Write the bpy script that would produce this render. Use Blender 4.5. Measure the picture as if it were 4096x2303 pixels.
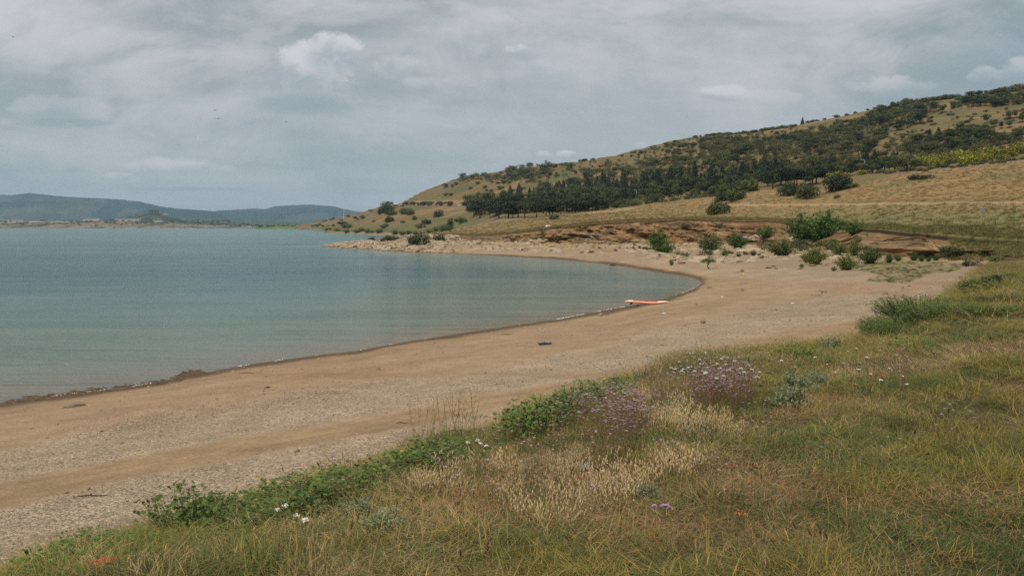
import bpy, math, random
import numpy as np
from mathutils import Vector

for o in list(bpy.data.objects): bpy.data.objects.remove(o)
SC = bpy.context.scene
COL = SC.collection
R = np.random.default_rng(7)
random.seed(7)

# ------------------------------------------------------------------ camera
H = 6.5            # camera height over the lake, metres
F = 853.0          # focal length in pixels of the 1024 wide picture
TH = math.atan(61.5 / F)
cam = bpy.data.cameras.new('camera')
cam.sensor_width = 36.0
cam.lens = 36.0 * F / 1024
cam.clip_start = 0.1
cam.clip_end = 60000
co = bpy.data.objects.new('camera', cam)
COL.objects.link(co)
co.location = (0, 0, H)
co.rotation_euler = (math.pi / 2 - TH, 0, 0)
SC.camera = co

# ------------------------------------------------------------------ render settings
SC.render.engine = 'CYCLES'
SC.view_settings.view_transform = 'Standard'
SC.view_settings.look = 'None'
SC.view_settings.exposure = 0.0
SC.view_settings.gamma = 1.0
SC.cycles.max_bounces = 6
SC.cycles.diffuse_bounces = 2
SC.cycles.glossy_bounces = 2
SC.cycles.transmission_bounces = 2
SC.cycles.volume_bounces = 0
SC.cycles.transparent_max_bounces = 6
SC.cycles.caustics_reflective = False
SC.cycles.caustics_refractive = False
SC.cycles.use_denoising = False
SC.cycles.sample_clamp_direct = 4.0
SC.cycles.sample_clamp_indirect = 3.0

# ------------------------------------------------------------------ node helper
class NT:
    def __init__(s, nt): s.nt = nt
    def n(s, t, **kw):
        nd = s.nt.nodes.new(t)
        for k, v in kw.items(): setattr(nd, k, v)
        return nd
    def l(s, a, b): s.nt.links.new(a, b)
    def set(s, sock, v):
        if isinstance(v, bpy.types.NodeSocket): s.l(v, sock)
        elif v is not None: sock.default_value = v
    def m(s, op, a, b=None, c=None, clamp=False):
        nd = s.n('ShaderNodeMath', operation=op); nd.use_clamp = clamp
        s.set(nd.inputs[0], a)
        if b is not None: s.set(nd.inputs[1], b)
        if c is not None: s.set(nd.inputs[2], c)
        return nd.outputs[0]
    def ss(s, v, a, b, o0=0.0, o1=1.0):
        nd = s.n('ShaderNodeMapRange', interpolation_type='SMOOTHSTEP')
        s.set(nd.inputs[0], v)
        for i, q in enumerate((a, b, o0, o1)): nd.inputs[i + 1].default_value = q
        return nd.outputs[0]
    def lin(s, v, a, b, o0=0.0, o1=1.0):
        nd = s.n('ShaderNodeMapRange')
        s.set(nd.inputs[0], v)
        for i, q in enumerate((a, b, o0, o1)): nd.inputs[i + 1].default_value = q
        return nd.outputs[0]
    def mix(s, f, a, b, mode='MIX'):
        nd = s.n('ShaderNodeMix', data_type='RGBA', blend_type=mode)
        s.set(nd.inputs[0], f)
        for q, v in ((6, a), (7, b)):
            if isinstance(v, (tuple, list)): v = (*v[:3], 1)
            s.set(nd.inputs[q], v)
        return nd.outputs[2]
    def noise(s, vec, scale, detail=4, rough=0.55, dist=0.0, out=0):
        nd = s.n('ShaderNodeTexNoise')
        if vec is not None: s.l(vec, nd.inputs['Vector'])
        nd.inputs['Scale'].default_value = scale
        nd.inputs['Detail'].default_value = detail
        nd.inputs['Roughness'].default_value = rough
        nd.inputs['Distortion'].default_value = dist
        return nd.outputs[out]
    def vor(s, vec, scale, out='Color', feature='F1', rnd=1.0):
        nd = s.n('ShaderNodeTexVoronoi', feature=feature)
        s.l(vec, nd.inputs['Vector'])
        nd.inputs['Scale'].default_value = scale
        nd.inputs['Randomness'].default_value = rnd
        return nd.outputs[out]
    def map(s, vec, sc=(1, 1, 1), rot=(0, 0, 0), loc=(0, 0, 0)):
        nd = s.n('ShaderNodeMapping')
        s.l(vec, nd.inputs[0])
        nd.inputs['Scale'].default_value = sc
        nd.inputs['Rotation'].default_value = rot
        nd.inputs['Location'].default_value = loc
        return nd.outputs[0]
    def bump(s, h, strength, dist):
        nd = s.n('ShaderNodeBump')
        nd.inputs['Strength'].default_value = strength
        nd.inputs['Distance'].default_value = dist
        s.l(h, nd.inputs['Height'])
        return nd.outputs[0]

# pixel (of the 1024x575 picture) -> s = X/Y and k = (Z-H)/Y of the viewing ray
def sk(px, py):
    a = (np.asarray(px, float) - 512) / F
    b = (287.5 - np.asarray(py, float)) / F
    den = math.cos(TH) + b * math.sin(TH)
    return a / den, (-math.sin(TH) + b * math.cos(TH)) / den
def proj(X, Y, Z):
    c, s_ = math.cos(TH), math.sin(TH)
    dz = Z - H
    dep = Y * c - dz * s_
    up = Y * s_ + dz * c
    return 512 + F * X / dep, 287.5 - F * up / dep

# ------------------------------------------------------------------ sun and sky
SUN_EL, SUN_AZ = math.radians(58), math.radians(215)   # high, over the left shoulder
sun = bpy.data.lights.new('sun', 'SUN')
sun.energy = 3.2
sun.angle = math.radians(2.5)
sun.color = (1.0, 0.93, 0.83)
so = bpy.data.objects.new('sun', sun)
COL.objects.link(so)
sd = Vector((math.sin(SUN_AZ) * math.cos(SUN_EL), math.cos(SUN_AZ) * math.cos(SUN_EL), math.sin(SUN_EL)))
so.rotation_euler = sd.to_track_quat('Z', 'Y').to_euler()

W = bpy.data.worlds.new('World')
SC.world = W
W.use_nodes = True
W.node_tree.nodes.clear()
w = NT(W.node_tree)
sky = w.n('ShaderNodeTexSky', sky_type='NISHITA')
sky.sun_disc = False
sky.sun_elevation = SUN_EL
sky.sun_rotation = SUN_AZ
sky.altitude = 500
sky.dust_density = 2.0
tc = w.n('ShaderNodeTexCoord').outputs['Generated']
sep = w.n('ShaderNodeSeparateXYZ'); w.l(tc, sep.inputs[0])
dx, dy, dz = sep.outputs
zc = w.m('MAXIMUM', dz, 0.0)
den = w.m('ADD', zc, 0.10)
cmb = w.n('ShaderNodeCombineXYZ')
w.l(w.m('DIVIDE', dx, den), cmb.inputs[0]); w.l(w.m('DIVIDE', dy, den), cmb.inputs[1])
lay = cmb.outputs[0]
yy = w.m('MAXIMUM', dy, 0.05)
cmb2 = w.n('ShaderNodeCombineXYZ')
S_ = w.m('DIVIDE', dx, yy); K_ = w.m('DIVIDE', dz, yy)
w.l(S_, cmb2.inputs[0]); w.l(K_, cmb2.inputs[1])
ang = cmb2.outputs[0]
# layered overcast: broad tones, lumps, fine mottling, all slightly rising to the right
wrp = w.noise(w.map(ang, (1.5, 3.0, 1)), 1.6, 3, 0.5, 0.0, 1)
wv = w.n('ShaderNodeVectorMath', operation='MULTIPLY_ADD')
w.l(wrp, wv.inputs[0]); wv.inputs[1].default_value = (0.30, 0.12, 0); w.l(ang, wv.inputs[2])
wang = wv.outputs[0]
nA = w.noise(w.map(wang, (1.3, 3.6, 1), (0, 0, 0.20), (4.3, 7.1, 0)), 1.3, 3, 0.5)
nB = w.noise(w.map(wang, (2.6, 7.5, 1), (0, 0, 0.16), (1.3, 2.1, 0)), 1.6, 5, 0.58)
nC = w.noise(w.map(wang, (4.0, 8.5, 1), (0, 0, 0.10), (9.3, 5.1, 0)), 3.2, 6, 0.62)
nL = w.noise(w.map(lay, (0.5, 0.9, 1), (0, 0, 0.28), (3.1, 1.7, 0)), 1.0, 5, 0.5, 0.4)
nn = w.m('ADD', w.m('ADD', w.m('MULTIPLY', nA, 0.36), w.m('MULTIPLY', nB, 0.30)), w.m('ADD', w.m('MULTIPLY', nC, 0.14), w.m('MULTIPLY', nL, 0.20)))
tone = w.ss(nn, 0.43, 0.575)
hi = w.ss(K_, 0.02, 0.26)
dark = w.mix(hi, (0.36, 0.425, 0.455), (0.315, 0.365, 0.385))
lite = w.mix(hi, (0.47, 0.505, 0.54), (0.61, 0.605, 0.635))
cl = w.mix(tone, dark, lite)
nD = w.noise(w.map(wang, (3.2, 6.0, 1), (0, 0, 0.2), (2.3, 8.1, 0)), 2.2, 6, 0.6)
cl = w.mix(w.m('MULTIPLY', w.m('MULTIPLY', w.ss(nD, 0.50, 0.64), 0.5), w.lin(hi, 0, 1, .35, 1)), cl, (0.62, 0.605, 0.625))
cl = w.mix(w.m('MULTIPLY', w.ss(nD, 0.46, 0.36), 0.22), cl, (0.26, 0.335, 0.36))
# brighter low sky towards the hill's left end
gl = w.m('MULTIPLY', w.ss(S_, -0.25, 0.15), w.ss(K_, 0.32, 0.06))
gl = w.m('MULTIPLY', gl, w.ss(S_, 0.50, 0.2))
cl = w.mix(w.m('MULTIPLY', gl, 0.5), cl, (0.53, 0.535, 0.56))
# blue-green gap at the upper right
gp = w.m('MULTIPLY', w.ss(S_, 0.42, 0.62), w.ss(K_, 0.30, 0.20))
cl = w.mix(w.m('MULTIPLY', gp, 0.55), cl, (0.25, 0.34, 0.40))
# cumulus heads: (px, py, half width, half height, brightness, base darkness, softness)
puffs = [(300, 74, 62, 34, 1.0, 0.9, 0.45), (333, 52, 33, 26, 1.0, 0.0, 0.4), (395, 70, 40, 17, .55, .2, .6), (428, 84, 30, 11, .5, .1, .6),
         (520, 55, 27, 15, 0.95, .25, .5), (538, 66, 22, 12, .5, .3, .6), (722, 94, 30, 9, 0.8, .25, .5), (762, 98, 40, 8, .4, .1, .6),
         (905, 88, 58, 14, .6, .45, .5), (985, 74, 20, 12, .6, .2, .4), (1016, 70, 24, 15, .6, .3, .4),
         (62, 110, 54, 15, .38, .9, .6), (170, 168, 62, 11, .75, .1, .8), (180, 181, 75, 9, .2, 1.0, .7), (119, 176, 18, 5, .6, .1, .6),
         (568, 155, 14, 6, .9, .1, .4), (545, 156, 11, 7, .7, .1, .4), (640, 146, 9, 6, .6, .0, .6), (160, 95, 90, 8, .25, .3, 1.),
         (640, 80, 70, 16, .3, .2, 1.)]
nz = w.noise(w.map(ang, (1, 1.4, 1)), 22.0, 8, 0.62, 0.3)
nzb = w.noise(w.map(ang, (1, 1.5, 1), (0, 0, 0), (5, 3, 0)), 5.0, 3, 0.5, 0.0)
pert = w.m('ADD', w.m('MULTIPLY', w.m('SUBTRACT', nz, 0.5), 3.0), w.m('MULTIPLY', w.m('SUBTRACT', nzb, 0.5), 3.2))
for (px, py, hw, hh, br, bd, sf) in puffs:
    s0, k0 = sk(px, py)
    a_ = w.m('MULTIPLY', w.m('SUBTRACT', S_, float(s0)), F / hw)
    b_ = w.m('MULTIPLY', w.m('SUBTRACT', K_, float(k0)), F / hh)
    r2 = w.m('ADD', w.m('MULTIPLY', a_, a_), w.m('MULTIPLY', b_, b_))
    fld = w.m('ADD', w.m('SUBTRACT', 1.0, r2), w.m('MULTIPLY', pert, 1.0))
    # flat-ish soft base, crisp top
    msk = w.m('MULTIPLY', w.ss(fld, 0.0, sf + .15), w.ss(b_, -1.25, 0.15))
    cl = w.mix(w.m('MULTIPLY', msk, 0.85 * min(1, br + .1)), cl,
               w.mix(w.ss(w.m('ADD', b_, w.m('MULTIPLY', pert, 0.9)), -0.7, 0.6), (0.36, 0.42, 0.475), (0.545 + .17 * br, 0.55 + .16 * br, 0.575 + .14 * br)))
    if bd > 0.05:
        bb = w.m('ADD', b_, 0.85)
        q = w.m('ADD', w.m('MULTIPLY', w.m('MULTIPLY', a_, a_), 1.2), w.m('MULTIPLY', w.m('MULTIPLY', bb, bb), 7.0))
        fl = w.ss(w.m('ADD', w.m('SUBTRACT', 1.0, q), w.m('MULTIPLY', pert, 0.5)), 0.0, 1.0)
        cl = w.mix(w.m('MULTIPLY', fl, 0.42 * bd), cl, (0.245, 0.335, 0.385))
CLOUD = 10.0
clv = w.n('ShaderNodeVectorMath', operation='SCALE')
w.l(cl, clv.inputs[0]); clv.inputs['Scale'].default_value = CLOUD
skymix = w.mix(0.96, sky.outputs[0], clv.outputs[0])
bg = w.n('ShaderNodeBackground')
w.l(skymix, bg.inputs[0]); bg.inputs[1].default_value = 0.10
wo = w.n('ShaderNodeOutputWorld')
w.l(bg.outputs[0], wo.inputs[0])

# ------------------------------------------------------------------ numpy noise
def _h(ix, iy, seed):
    n = (ix.astype(np.int64) * 374761393 + iy.astype(np.int64) * 668265263 + seed * 982451653) & 0x7fffffff
    n = ((n ^ (n >> 13)) * 1274126177) & 0x7fffffff
    n = n ^ (n >> 16)
    return (n & 0xffffff) / float(0xffffff)
def vnoise(x, y, seed=0):
    x = np.asarray(x, float); y = np.asarray(y, float)
    x, y = np.broadcast_arrays(x, y)
    ix = np.floor(x); iy = np.floor(y)
    fx = x - ix; fy = y - iy
    fx = fx * fx * (3 - 2 * fx); fy = fy * fy * (3 - 2 * fy)
    a = _h(ix, iy, seed); b = _h(ix + 1, iy, seed); c = _h(ix, iy + 1, seed); d = _h(ix + 1, iy + 1, seed)
    return (a + (b - a) * fx) * (1 - fy) + (c + (d - c) * fx) * fy
def fbm(x, y, o=4, seed=0, g=0.5):
    t = 0; amp = 1; tot = 0
    for i in range(o):
        t = t + amp * vnoise(x * 2 ** i + 17.3 * i, y * 2 ** i - 9.1 * i, seed + i)
        tot += amp; amp *= g
    return t / tot - 0.5          # about -0.5 .. 0.5
def sm(x, a, b):
    t = np.clip((x - a) / (b - a), 0, 1)
    return t * t * (3 - 2 * t)
def lerp(a, b, t):
    t = np.asarray(t)
    if np.ndim(a) == 1 and np.ndim(t) >= 1 and len(np.shape(a)) == 1: a = np.asarray(a, float)
    return a + (np.asarray(b, float) - a) * t
def cmix(c, d, t):      # c (...,3) with colour d by weight t (...)
    d = np.asarray(d, float)
    return c + (d - c) * np.clip(t, 0, 1)[..., None]
def inpoly(px, py, poly):
    px = np.asarray(px, float); py = np.asarray(py, float)
    r = np.zeros(px.shape, bool)
    n = len(poly)
    for i in range(n):
        x0, y0 = poly[i]; x1, y1 = poly[(i + 1) % n]
        if y0 == y1: continue
        c = ((y0 > py) != (y1 > py)) & (px < (x1 - x0) * (py - y0) / (y1 - y0) + x0)
        r ^= c
    return r

# ------------------------------------------------------------------ mesh helpers
def mesh_np(name, V, Q=None, T=None, col=None, smooth=False):
    me = bpy.data.meshes.new(name)
    V = np.asarray(V, np.float32).reshape(-1, 3)
    Q = np.zeros((0, 4), np.int32) if Q is None or len(Q) == 0 else np.asarray(Q, np.int32)
    T = np.zeros((0, 3), np.int32) if T is None or len(T) == 0 else np.asarray(T, np.int32)
    me.vertices.add(len(V)); me.vertices.foreach_set('co', V.ravel())
    nl = Q.size + T.size
    if nl:
        me.loops.add(nl)
        me.loops.foreach_set('vertex_index', np.concatenate([Q.ravel(), T.ravel()]))
        nf = len(Q) + len(T)
        me.polygons.add(nf)
        st = np.concatenate([np.arange(len(Q)) * 4, len(Q) * 4 + np.arange(len(T)) * 3]).astype(np.int32)
        me.polygons.foreach_set('loop_start', st)
        try: me.polygons.foreach_set('loop_total', np.concatenate([np.full(len(Q), 4), np.full(len(T), 3)]).astype(np.int32))
        except Exception: pass
        me.polygons.foreach_set('use_smooth', np.full(nf, smooth))
    me.update(calc_edges=True)
    me.validate()
    if col is not None:
        ca = me.color_attributes.new('Col', 'FLOAT_COLOR', 'POINT')
        c = np.asarray(col, np.float32)
        if c.shape[-1] == 3: c = np.concatenate([c, np.ones((*c.shape[:-1], 1), np.float32)], -1)
        ca.data.foreach_set('color', np.ascontiguousarray(c.reshape(-1)))
    return me
def link(name, me, mat=None, parent=None, loc=None, scale=None, rotz=None):
    o = bpy.data.objects.new(name, me)
    COL.objects.link(o)
    if mat is not None and not me.materials: me.materials.append(mat)
    if parent is not None: o.parent = parent
    if loc is not None: o.location = [float(v) for v in loc]
    if scale is not None: o.scale = scale if isinstance(scale, (tuple, list)) else (scale,) * 3
    if rotz is not None: o.rotation_euler = (0, 0, float(rotz))
    return o
def tag(o, label=None, cat=None, group=None, kind=None):
    if label: o['label'] = label
    if cat: o['category'] = cat
    if group: o['group'] = group
    if kind: o['kind'] = kind
    return o
def empty(name, loc=(0, 0, 0), rotz=0, scale=1):
    o = bpy.data.objects.new(name, None)
    COL.objects.link(o)
    o.empty_display_size = 0.2
    o.location = [float(v) for v in loc]; o.rotation_euler = (0, 0, float(rotz))
    o.scale = scale if isinstance(scale, (tuple, list)) else (float(scale),) * 3
    return o
class MB:                     # collects pieces into one mesh
    def __init__(s): s.V = []; s.Q = []; s.T = []; s.C = []; s.n = 0
    def add(s, V, Q=None, T=None, C=(1, 1, 1)):
        V = np.asarray(V, float).reshape(-1, 3)
        if Q is not None and len(Q): s.Q.append(np.asarray(Q, int) + s.n)
        if T is not None and len(T): s.T.append(np.asarray(T, int) + s.n)
        C = np.asarray(C, float)
        if C.ndim == 1: C = np.tile(C[:3], (len(V), 1))
        s.V.append(V); s.C.append(C); s.n += len(V)
    def tube(s, pts, rad, n=6, C=(1, 1, 1), cap=True):
        pts = [Vector(p) for p in pts]
        V = []; Q = []; T = []
        for i, p in enumerate(pts):
            d = (pts[min(i + 1, len(pts) - 1)] - pts[max(i - 1, 0)])
            if d.length < 1e-9: d = Vector((0, 0, 1))
            d.normalize()
            u = d.cross(Vector((0.123, 0.97, 0.2))); 
            if u.length < 1e-3: u = d.cross(Vector((1, 0, 0)))
            u.normalize(); v = d.cross(u)
            for k in range(n):
                t = 2 * math.pi * k / n
                V.append(tuple(p + (u * math.cos(t) + v * math.sin(t)) * rad[i]))
        m = len(pts)
        for i in range(m - 1):
            for k in range(n):
                a = i * n + k; b = i * n + (k + 1) % n
                Q.append((a, b, b + n, a + n))
        if cap:
            V.append(tuple(pts[-1])); t0 = len(V) - 1
            for k in range(n): T.append(((m - 1) * n + k, (m - 1) * n + (k + 1) % n, t0))
            V.append(tuple(pts[0])); t0 = len(V) - 1
            for k in range(n): T.append(((k + 1) % n, k, t0))
        s.add(V, Q, T, C)
    def box(s, c, d, C=(1, 1, 1), rz=0):
        x, y, z = [q / 2 for q in d]
        V = np.array([(i * x, j * y, k * z) for k in (-1, 1) for j in (-1, 1) for i in (-1, 1)])
        cr, sr = math.cos(rz), math.sin(rz)
        V = np.stack([V[:, 0] * cr - V[:, 1] * sr, V[:, 0] * sr + V[:, 1] * cr, V[:, 2]], 1) + np.array(c)
        s.add(V, [(0, 2, 3, 1), (4, 5, 7, 6), (0, 1, 5, 4), (1, 3, 7, 5), (3, 2, 6, 7), (2, 0, 4, 6)], None, C)
    def mesh(s, name, smooth=False):
        return mesh_np(name, np.concatenate(s.V), np.concatenate(s.Q) if s.Q else None,
                       np.concatenate(s.T) if s.T else None, np.concatenate(s.C), smooth)

def grid_quads(nr, nc):
    i, j = np.meshgrid(np.arange(nr - 1), np.arange(nc - 1), indexing='ij')
    a = (i * nc + j).ravel()
    return np.stack([a, a + 1, a + nc + 1, a + nc], 1)

# ------------------------------------------------------------------ materials
def newmat(name):
    m = bpy.data.materials.new(name); m.use_nodes = True
    m.node_tree.nodes.clear()
    t = NT(m.node_tree)
    p = t.n('ShaderNodeBsdfPrincipled')
    o = t.n('ShaderNodeOutputMaterial')
    t.l(p.outputs[0], o.inputs[0])
    return m, t, p
def spec(p, v): p.inputs['Specular IOR Level'].default_value = v
def plain(name, col, rough=0.6, metal=0.0, noise=0.12, scale=8.0, sp=0.4):
    m, t, p = newmat(name)
    g = t.n('ShaderNodeTexCoord').outputs['Object']
    n = t.noise(g, scale, 4)
    c = t.mix(t.ss(n, 0.3, 0.7), tuple(v * (1 - noise) for v in col), tuple(min(1, v * (1 + noise)) for v in col))
    t.l(c, p.inputs['Base Color'])
    p.inputs['Roughness'].default_value = rough
    p.inputs['Metallic'].default_value = metal
    spec(p, sp)
    return m
def leafmat(name, col, var=0.35, trans=0.25, hue=(1.15, 1.0, 0.7), rough=0.6):
    """leaf colour x vertex colour, random per plant, a little light through the leaf"""
    m, t, p = newmat(name)
    at = t.n('ShaderNodeAttribute', attribute_name='Col').outputs['Color']
    rnd = t.n('ShaderNodeObjectInfo').outputs['Random']
    base = t.mix(rnd, tuple(v * (1 - var) for v in col), tuple(v * (1 + var) * h for v, h in zip(col, hue)))
    c = t.mix(1.0, base, at, 'MULTIPLY')
    t.l(c, p.inputs['Base Color'])
    p.inputs['Roughness'].default_value = rough
    spec(p, 0.25)
    if trans > 0:
        tr = t.n('ShaderNodeBsdfTranslucent'); t.l(c, tr.inputs[0])
        mx = t.n('ShaderNodeMixShader'); mx.inputs[0].default_value = trans
        t.l(p.outputs[0], mx.inputs[1]); t.l(tr.outputs[0], mx.inputs[2])
        out = [n for n in m.node_tree.nodes if n.type == 'OUTPUT_MATERIAL'][0]
        t.l(mx.outputs[0], out.inputs[0])
    return m

def ground_mat(name):
    """vertex colour = soil or turf colour plus the shade painted under the cliff lip, alpha = how stony; pebbles and clods from voronoi / noise"""
    m, t, p = newmat(name)
    at = t.n('ShaderNodeAttribute', attribute_name='Col')
    col = at.outputs['Color']; st = at.outputs['Alpha']
    pos = t.n('ShaderNodeNewGeometry').outputs['Position']
    n1 = t.noise(pos, 0.9, 6, 0.6)
    n2 = t.noise(pos, 9.0, 6, 0.65)
    v1 = t.vor(pos, 16.0); v2 = t.vor(pos, 38.0)
    d1 = t.vor(pos, 16.0, 'Distance'); d2 = t.vor(pos, 38.0, 'Distance')
    s1 = t.n('ShaderNodeSeparateColor'); t.l(v1, s1.inputs[0])
    s2 = t.n('ShaderNodeSeparateColor'); t.l(v2, s2.inputs[0])
    f = t.m('MULTIPLY', t.lin(n1, 0.25, 0.75, 0.80, 1.2), t.lin(n2, 0.25, 0.75, 0.76, 1.24))
    # pebble brightness, a few almost white shells
    pb = t.m('ADD', t.lin(s1.outputs[0], 0, 1, 0.62, 1.25), t.m('MULTIPLY', t.ss(s2.outputs[1], 0.93, 0.97), 0.8))
    pb = t.m('MULTIPLY', pb, t.lin(s2.outputs[0], 0, 1, 0.75, 1.2))
    pf = t.m('ADD', 1.0, t.m('MULTIPLY', t.m('SUBTRACT', pb, 1.0), st))
    c = t.n('ShaderNodeVectorMath', operation='SCALE')
    t.l(col, c.inputs[0]); t.l(t.m('MULTIPLY', f, pf), c.inputs['Scale'])
    t.l(c.outputs[0], p.inputs['Base Color'])
    p.inputs['Roughness'].default_value = 0.9
    spec(p, 0.15)
    h = t.m('ADD', t.m('MULTIPLY', n2, 0.6), t.m('MULTIPLY', t.m('MULTIPLY', t.m('ADD', d1, t.m('MULTIPLY', d2, .5)), -1.2), st))
    t.l(t.bump(h, 0.8, 0.05), p.inputs['Normal'])
    return m

M = {}
M['ground'] = ground_mat('ground')
M['bark'] = plain('bark', (0.075, 0.055, 0.04), 0.95, noise=.4, sp=.1)
M['grass'] = leafmat('grass_blade', (0.15, 0.188, 0.054), .35, .3, (1.55, 1.05, .8))
M['straw'] = leafmat('straw', (0.42, 0.305, 0.155), .28, .2, (1.05, 1, .9))
M['oat'] = leafmat('oat_husk', (0.66, 0.53, 0.35), .12, .3)
M['leaf'] = leafmat('mallow_leaf', (0.11, 0.175, 0.045), .25, .3)
M['sage'] = leafmat('sage_leaf', (0.21, 0.245, 0.15), .15, .2, (1, 1, .95))
M['purple'] = leafmat('purple_petal', (0.47, 0.32, 0.43), .2, .3, (1.1, 1, 1.05))
M['white'] = leafmat('white_petal', (0.80, 0.80, 0.72), .06, .2, (1, 1, 1))
M['rust'] = leafmat('rusty_umbel', (0.30, 0.15, 0.07), .2, .1)
M['seed'] = leafmat('seed_spike', (0.16, 0.10, 0.06), .2, .1)
M['conifer'] = leafmat('conifer_needles', (0.022, 0.037, 0.022), .35, .08, (1.2, 1.1, .9))
M['pine'] = leafmat('pine_needles', (0.027, 0.045, 0.021), .35, .08, (1.25, 1.1, .9))
M['broad'] = leafmat('hill_leaf', (0.058, 0.084, 0.036), .5, .15, (1.35, 1.1, .85))
M['yellow'] = leafmat('yellow_green_leaf', (0.15, 0.165, 0.03), .3, .15, (1.3, 1.15, .7))
M['scrub'] = leafmat('scrub_leaf', (0.088, 0.105, 0.050), .4, .15, (1.3, 1.1, .9))
M['willow'] = leafmat('willow_leaf', (0.105, 0.155, 0.048), .2, .2)
M['ailanthus'] = leafmat('bright_leaf', (0.060, 0.125, 0.030), .15, .2)

def rock_mat(name, col):
    m, t, p = newmat(name)
    g = t.n('ShaderNodeTexCoord').outputs['Object']
    pos = t.n('ShaderNodeNewGeometry').outputs['Position']
    n = t.noise(pos, 6.0, 8, 0.7)
    lay_ = t.noise(t.map(pos, (0.6, 0.6, 9)), 1.5, 5, .6)
    rnd = t.n('ShaderNodeObjectInfo').outputs['Random']
    c = t.mix(t.ss(n, .3, .7), tuple(v * .68 for v in col), tuple(v * 1.15 for v in col))
    c = t.mix(t.m('MULTIPLY', t.ss(lay_, .5, .62), .4), c, tuple(v * .5 for v in col))
    c = t.mix(rnd, c, t.mix(1.0, c, (0.72, .70, .72), 'MULTIPLY'))
    t.l(c, p.inputs['Base Color'])
    p.inputs['Roughness'].default_value = .85; spec(p, .2)
    t.l(t.bump(t.m('ADD', n, lay_), .6, .06), p.inputs['Normal'])
    return m
M['rock'] = rock_mat('sandstone', (0.34, 0.26, 0.175))
M['pebble'] = rock_mat('pebble', (0.41, 0.315, 0.215))
M['slab'] = rock_mat('ochre_slab', (0.36, 0.25, 0.14))

# water: turbid lake, colour of the water itself carried by the vertices (siltier near the shore)
m, t, p = newmat('lake_water')
at = t.n('ShaderNodeAttribute', attribute_name='Col').outputs['Color']
pos = t.n('ShaderNodeNewGeometry').outputs['Position']
g1 = t.noise(t.map(pos, (0.010, 0.022, 1), (0, 0, .15)), 1.0, 4, .55)
g2 = t.noise(t.map(pos, (0.05, 0.16, 1), (0, 0, .1)), 1.0, 5, .6)
gust = t.ss(t.m('ADD', t.m('MULTIPLY', g1, .65), t.m('MULTIPLY', g2, .35)), .38, .62)
c = t.mix(gust, at, t.mix(1.0, at, (0.70, 0.86, 0.93), 'MULTIPLY'))
t.l(c, p.inputs['Base Color'])
p.inputs['Roughness'].default_value = 0.12
p.inputs['IOR'].default_value = 1.33
wa = t.noise(t.map(pos, (0.55, 1.9, 1), (0, 0, .12)), 1.6, 3, .6, .4)
wb = t.noise(t.map(pos, (0.35, 1.3, 1), (0, 0, -.08)), .42, 4, .55, .5)
wc = t.noise(t.map(pos, (0.9, 2.2, 1), (0, 0, .3)), 6.0, 2, .5)
wd = t.noise(t.map(pos, (0.055, 0.26, 1), (0, 0, .10)), 1.0, 4, .6, .3)
hgt = t.m('ADD', t.m('ADD', t.m('MULTIPLY', wa, .65), t.m('MULTIPLY', wd, 5.5)), t.m('ADD', t.m('MULTIPLY', wb, 1.5), t.m('MULTIPLY', wc, .16)))
bmp = t.n('ShaderNodeBump'); bmp.inputs['Distance'].default_value = .3
t.l(hgt, bmp.inputs['Height']); t.l(t.lin(gust, 0, 1, .6, 1.0), bmp.inputs['Strength'])
t.l(bmp.outputs[0], p.inputs['Normal'])
M['water'] = m
#==PART2==
# ------------------------------------------------------------------ terrain from feature lines
# every feature line of the land (bank crest, waterline, cliff foot, skyline ...) is a real curve in the world,
# given as picture position + its distance Y or its height z; rows of the ground sheets run along these lines.
def curve(pts):
    S = []; Ys = []; Zs = []
    for q in pts:
        px, py, kind = q[0], q[1], q[2]
        if kind == 'YZ': Y, z = q[3], q[4]; s0 = (px - 512) / F
        else:
            s0, k = sk(px, py)
            if kind == 'z': z = q[3]; Y = (z - H) / k
            else: Y = q[3]; z = H + k * Y
        S.append(float(s0)); Ys.append(float(Y)); Zs.append(float(z))
    i = np.argsort(S)
    return np.array(S)[i], np.array(Ys)[i], np.array(Zs)[i]
def ev(cv, s):
    return np.interp(s, cv[0], cv[1]), np.interp(s, cv[0], cv[2])

def smo(p, n=9):          # round off the corners between the knots of a feature line
    out = []
    for a in p:
        for _ in range(2):
            b = np.concatenate([np.full(n, a[0]), a, np.full(n, a[-1])]); a = np.convolve(b, np.ones(2 * n + 1) / (2 * n + 1), 'valid')
        out.append(a)
    return tuple(out)

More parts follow.
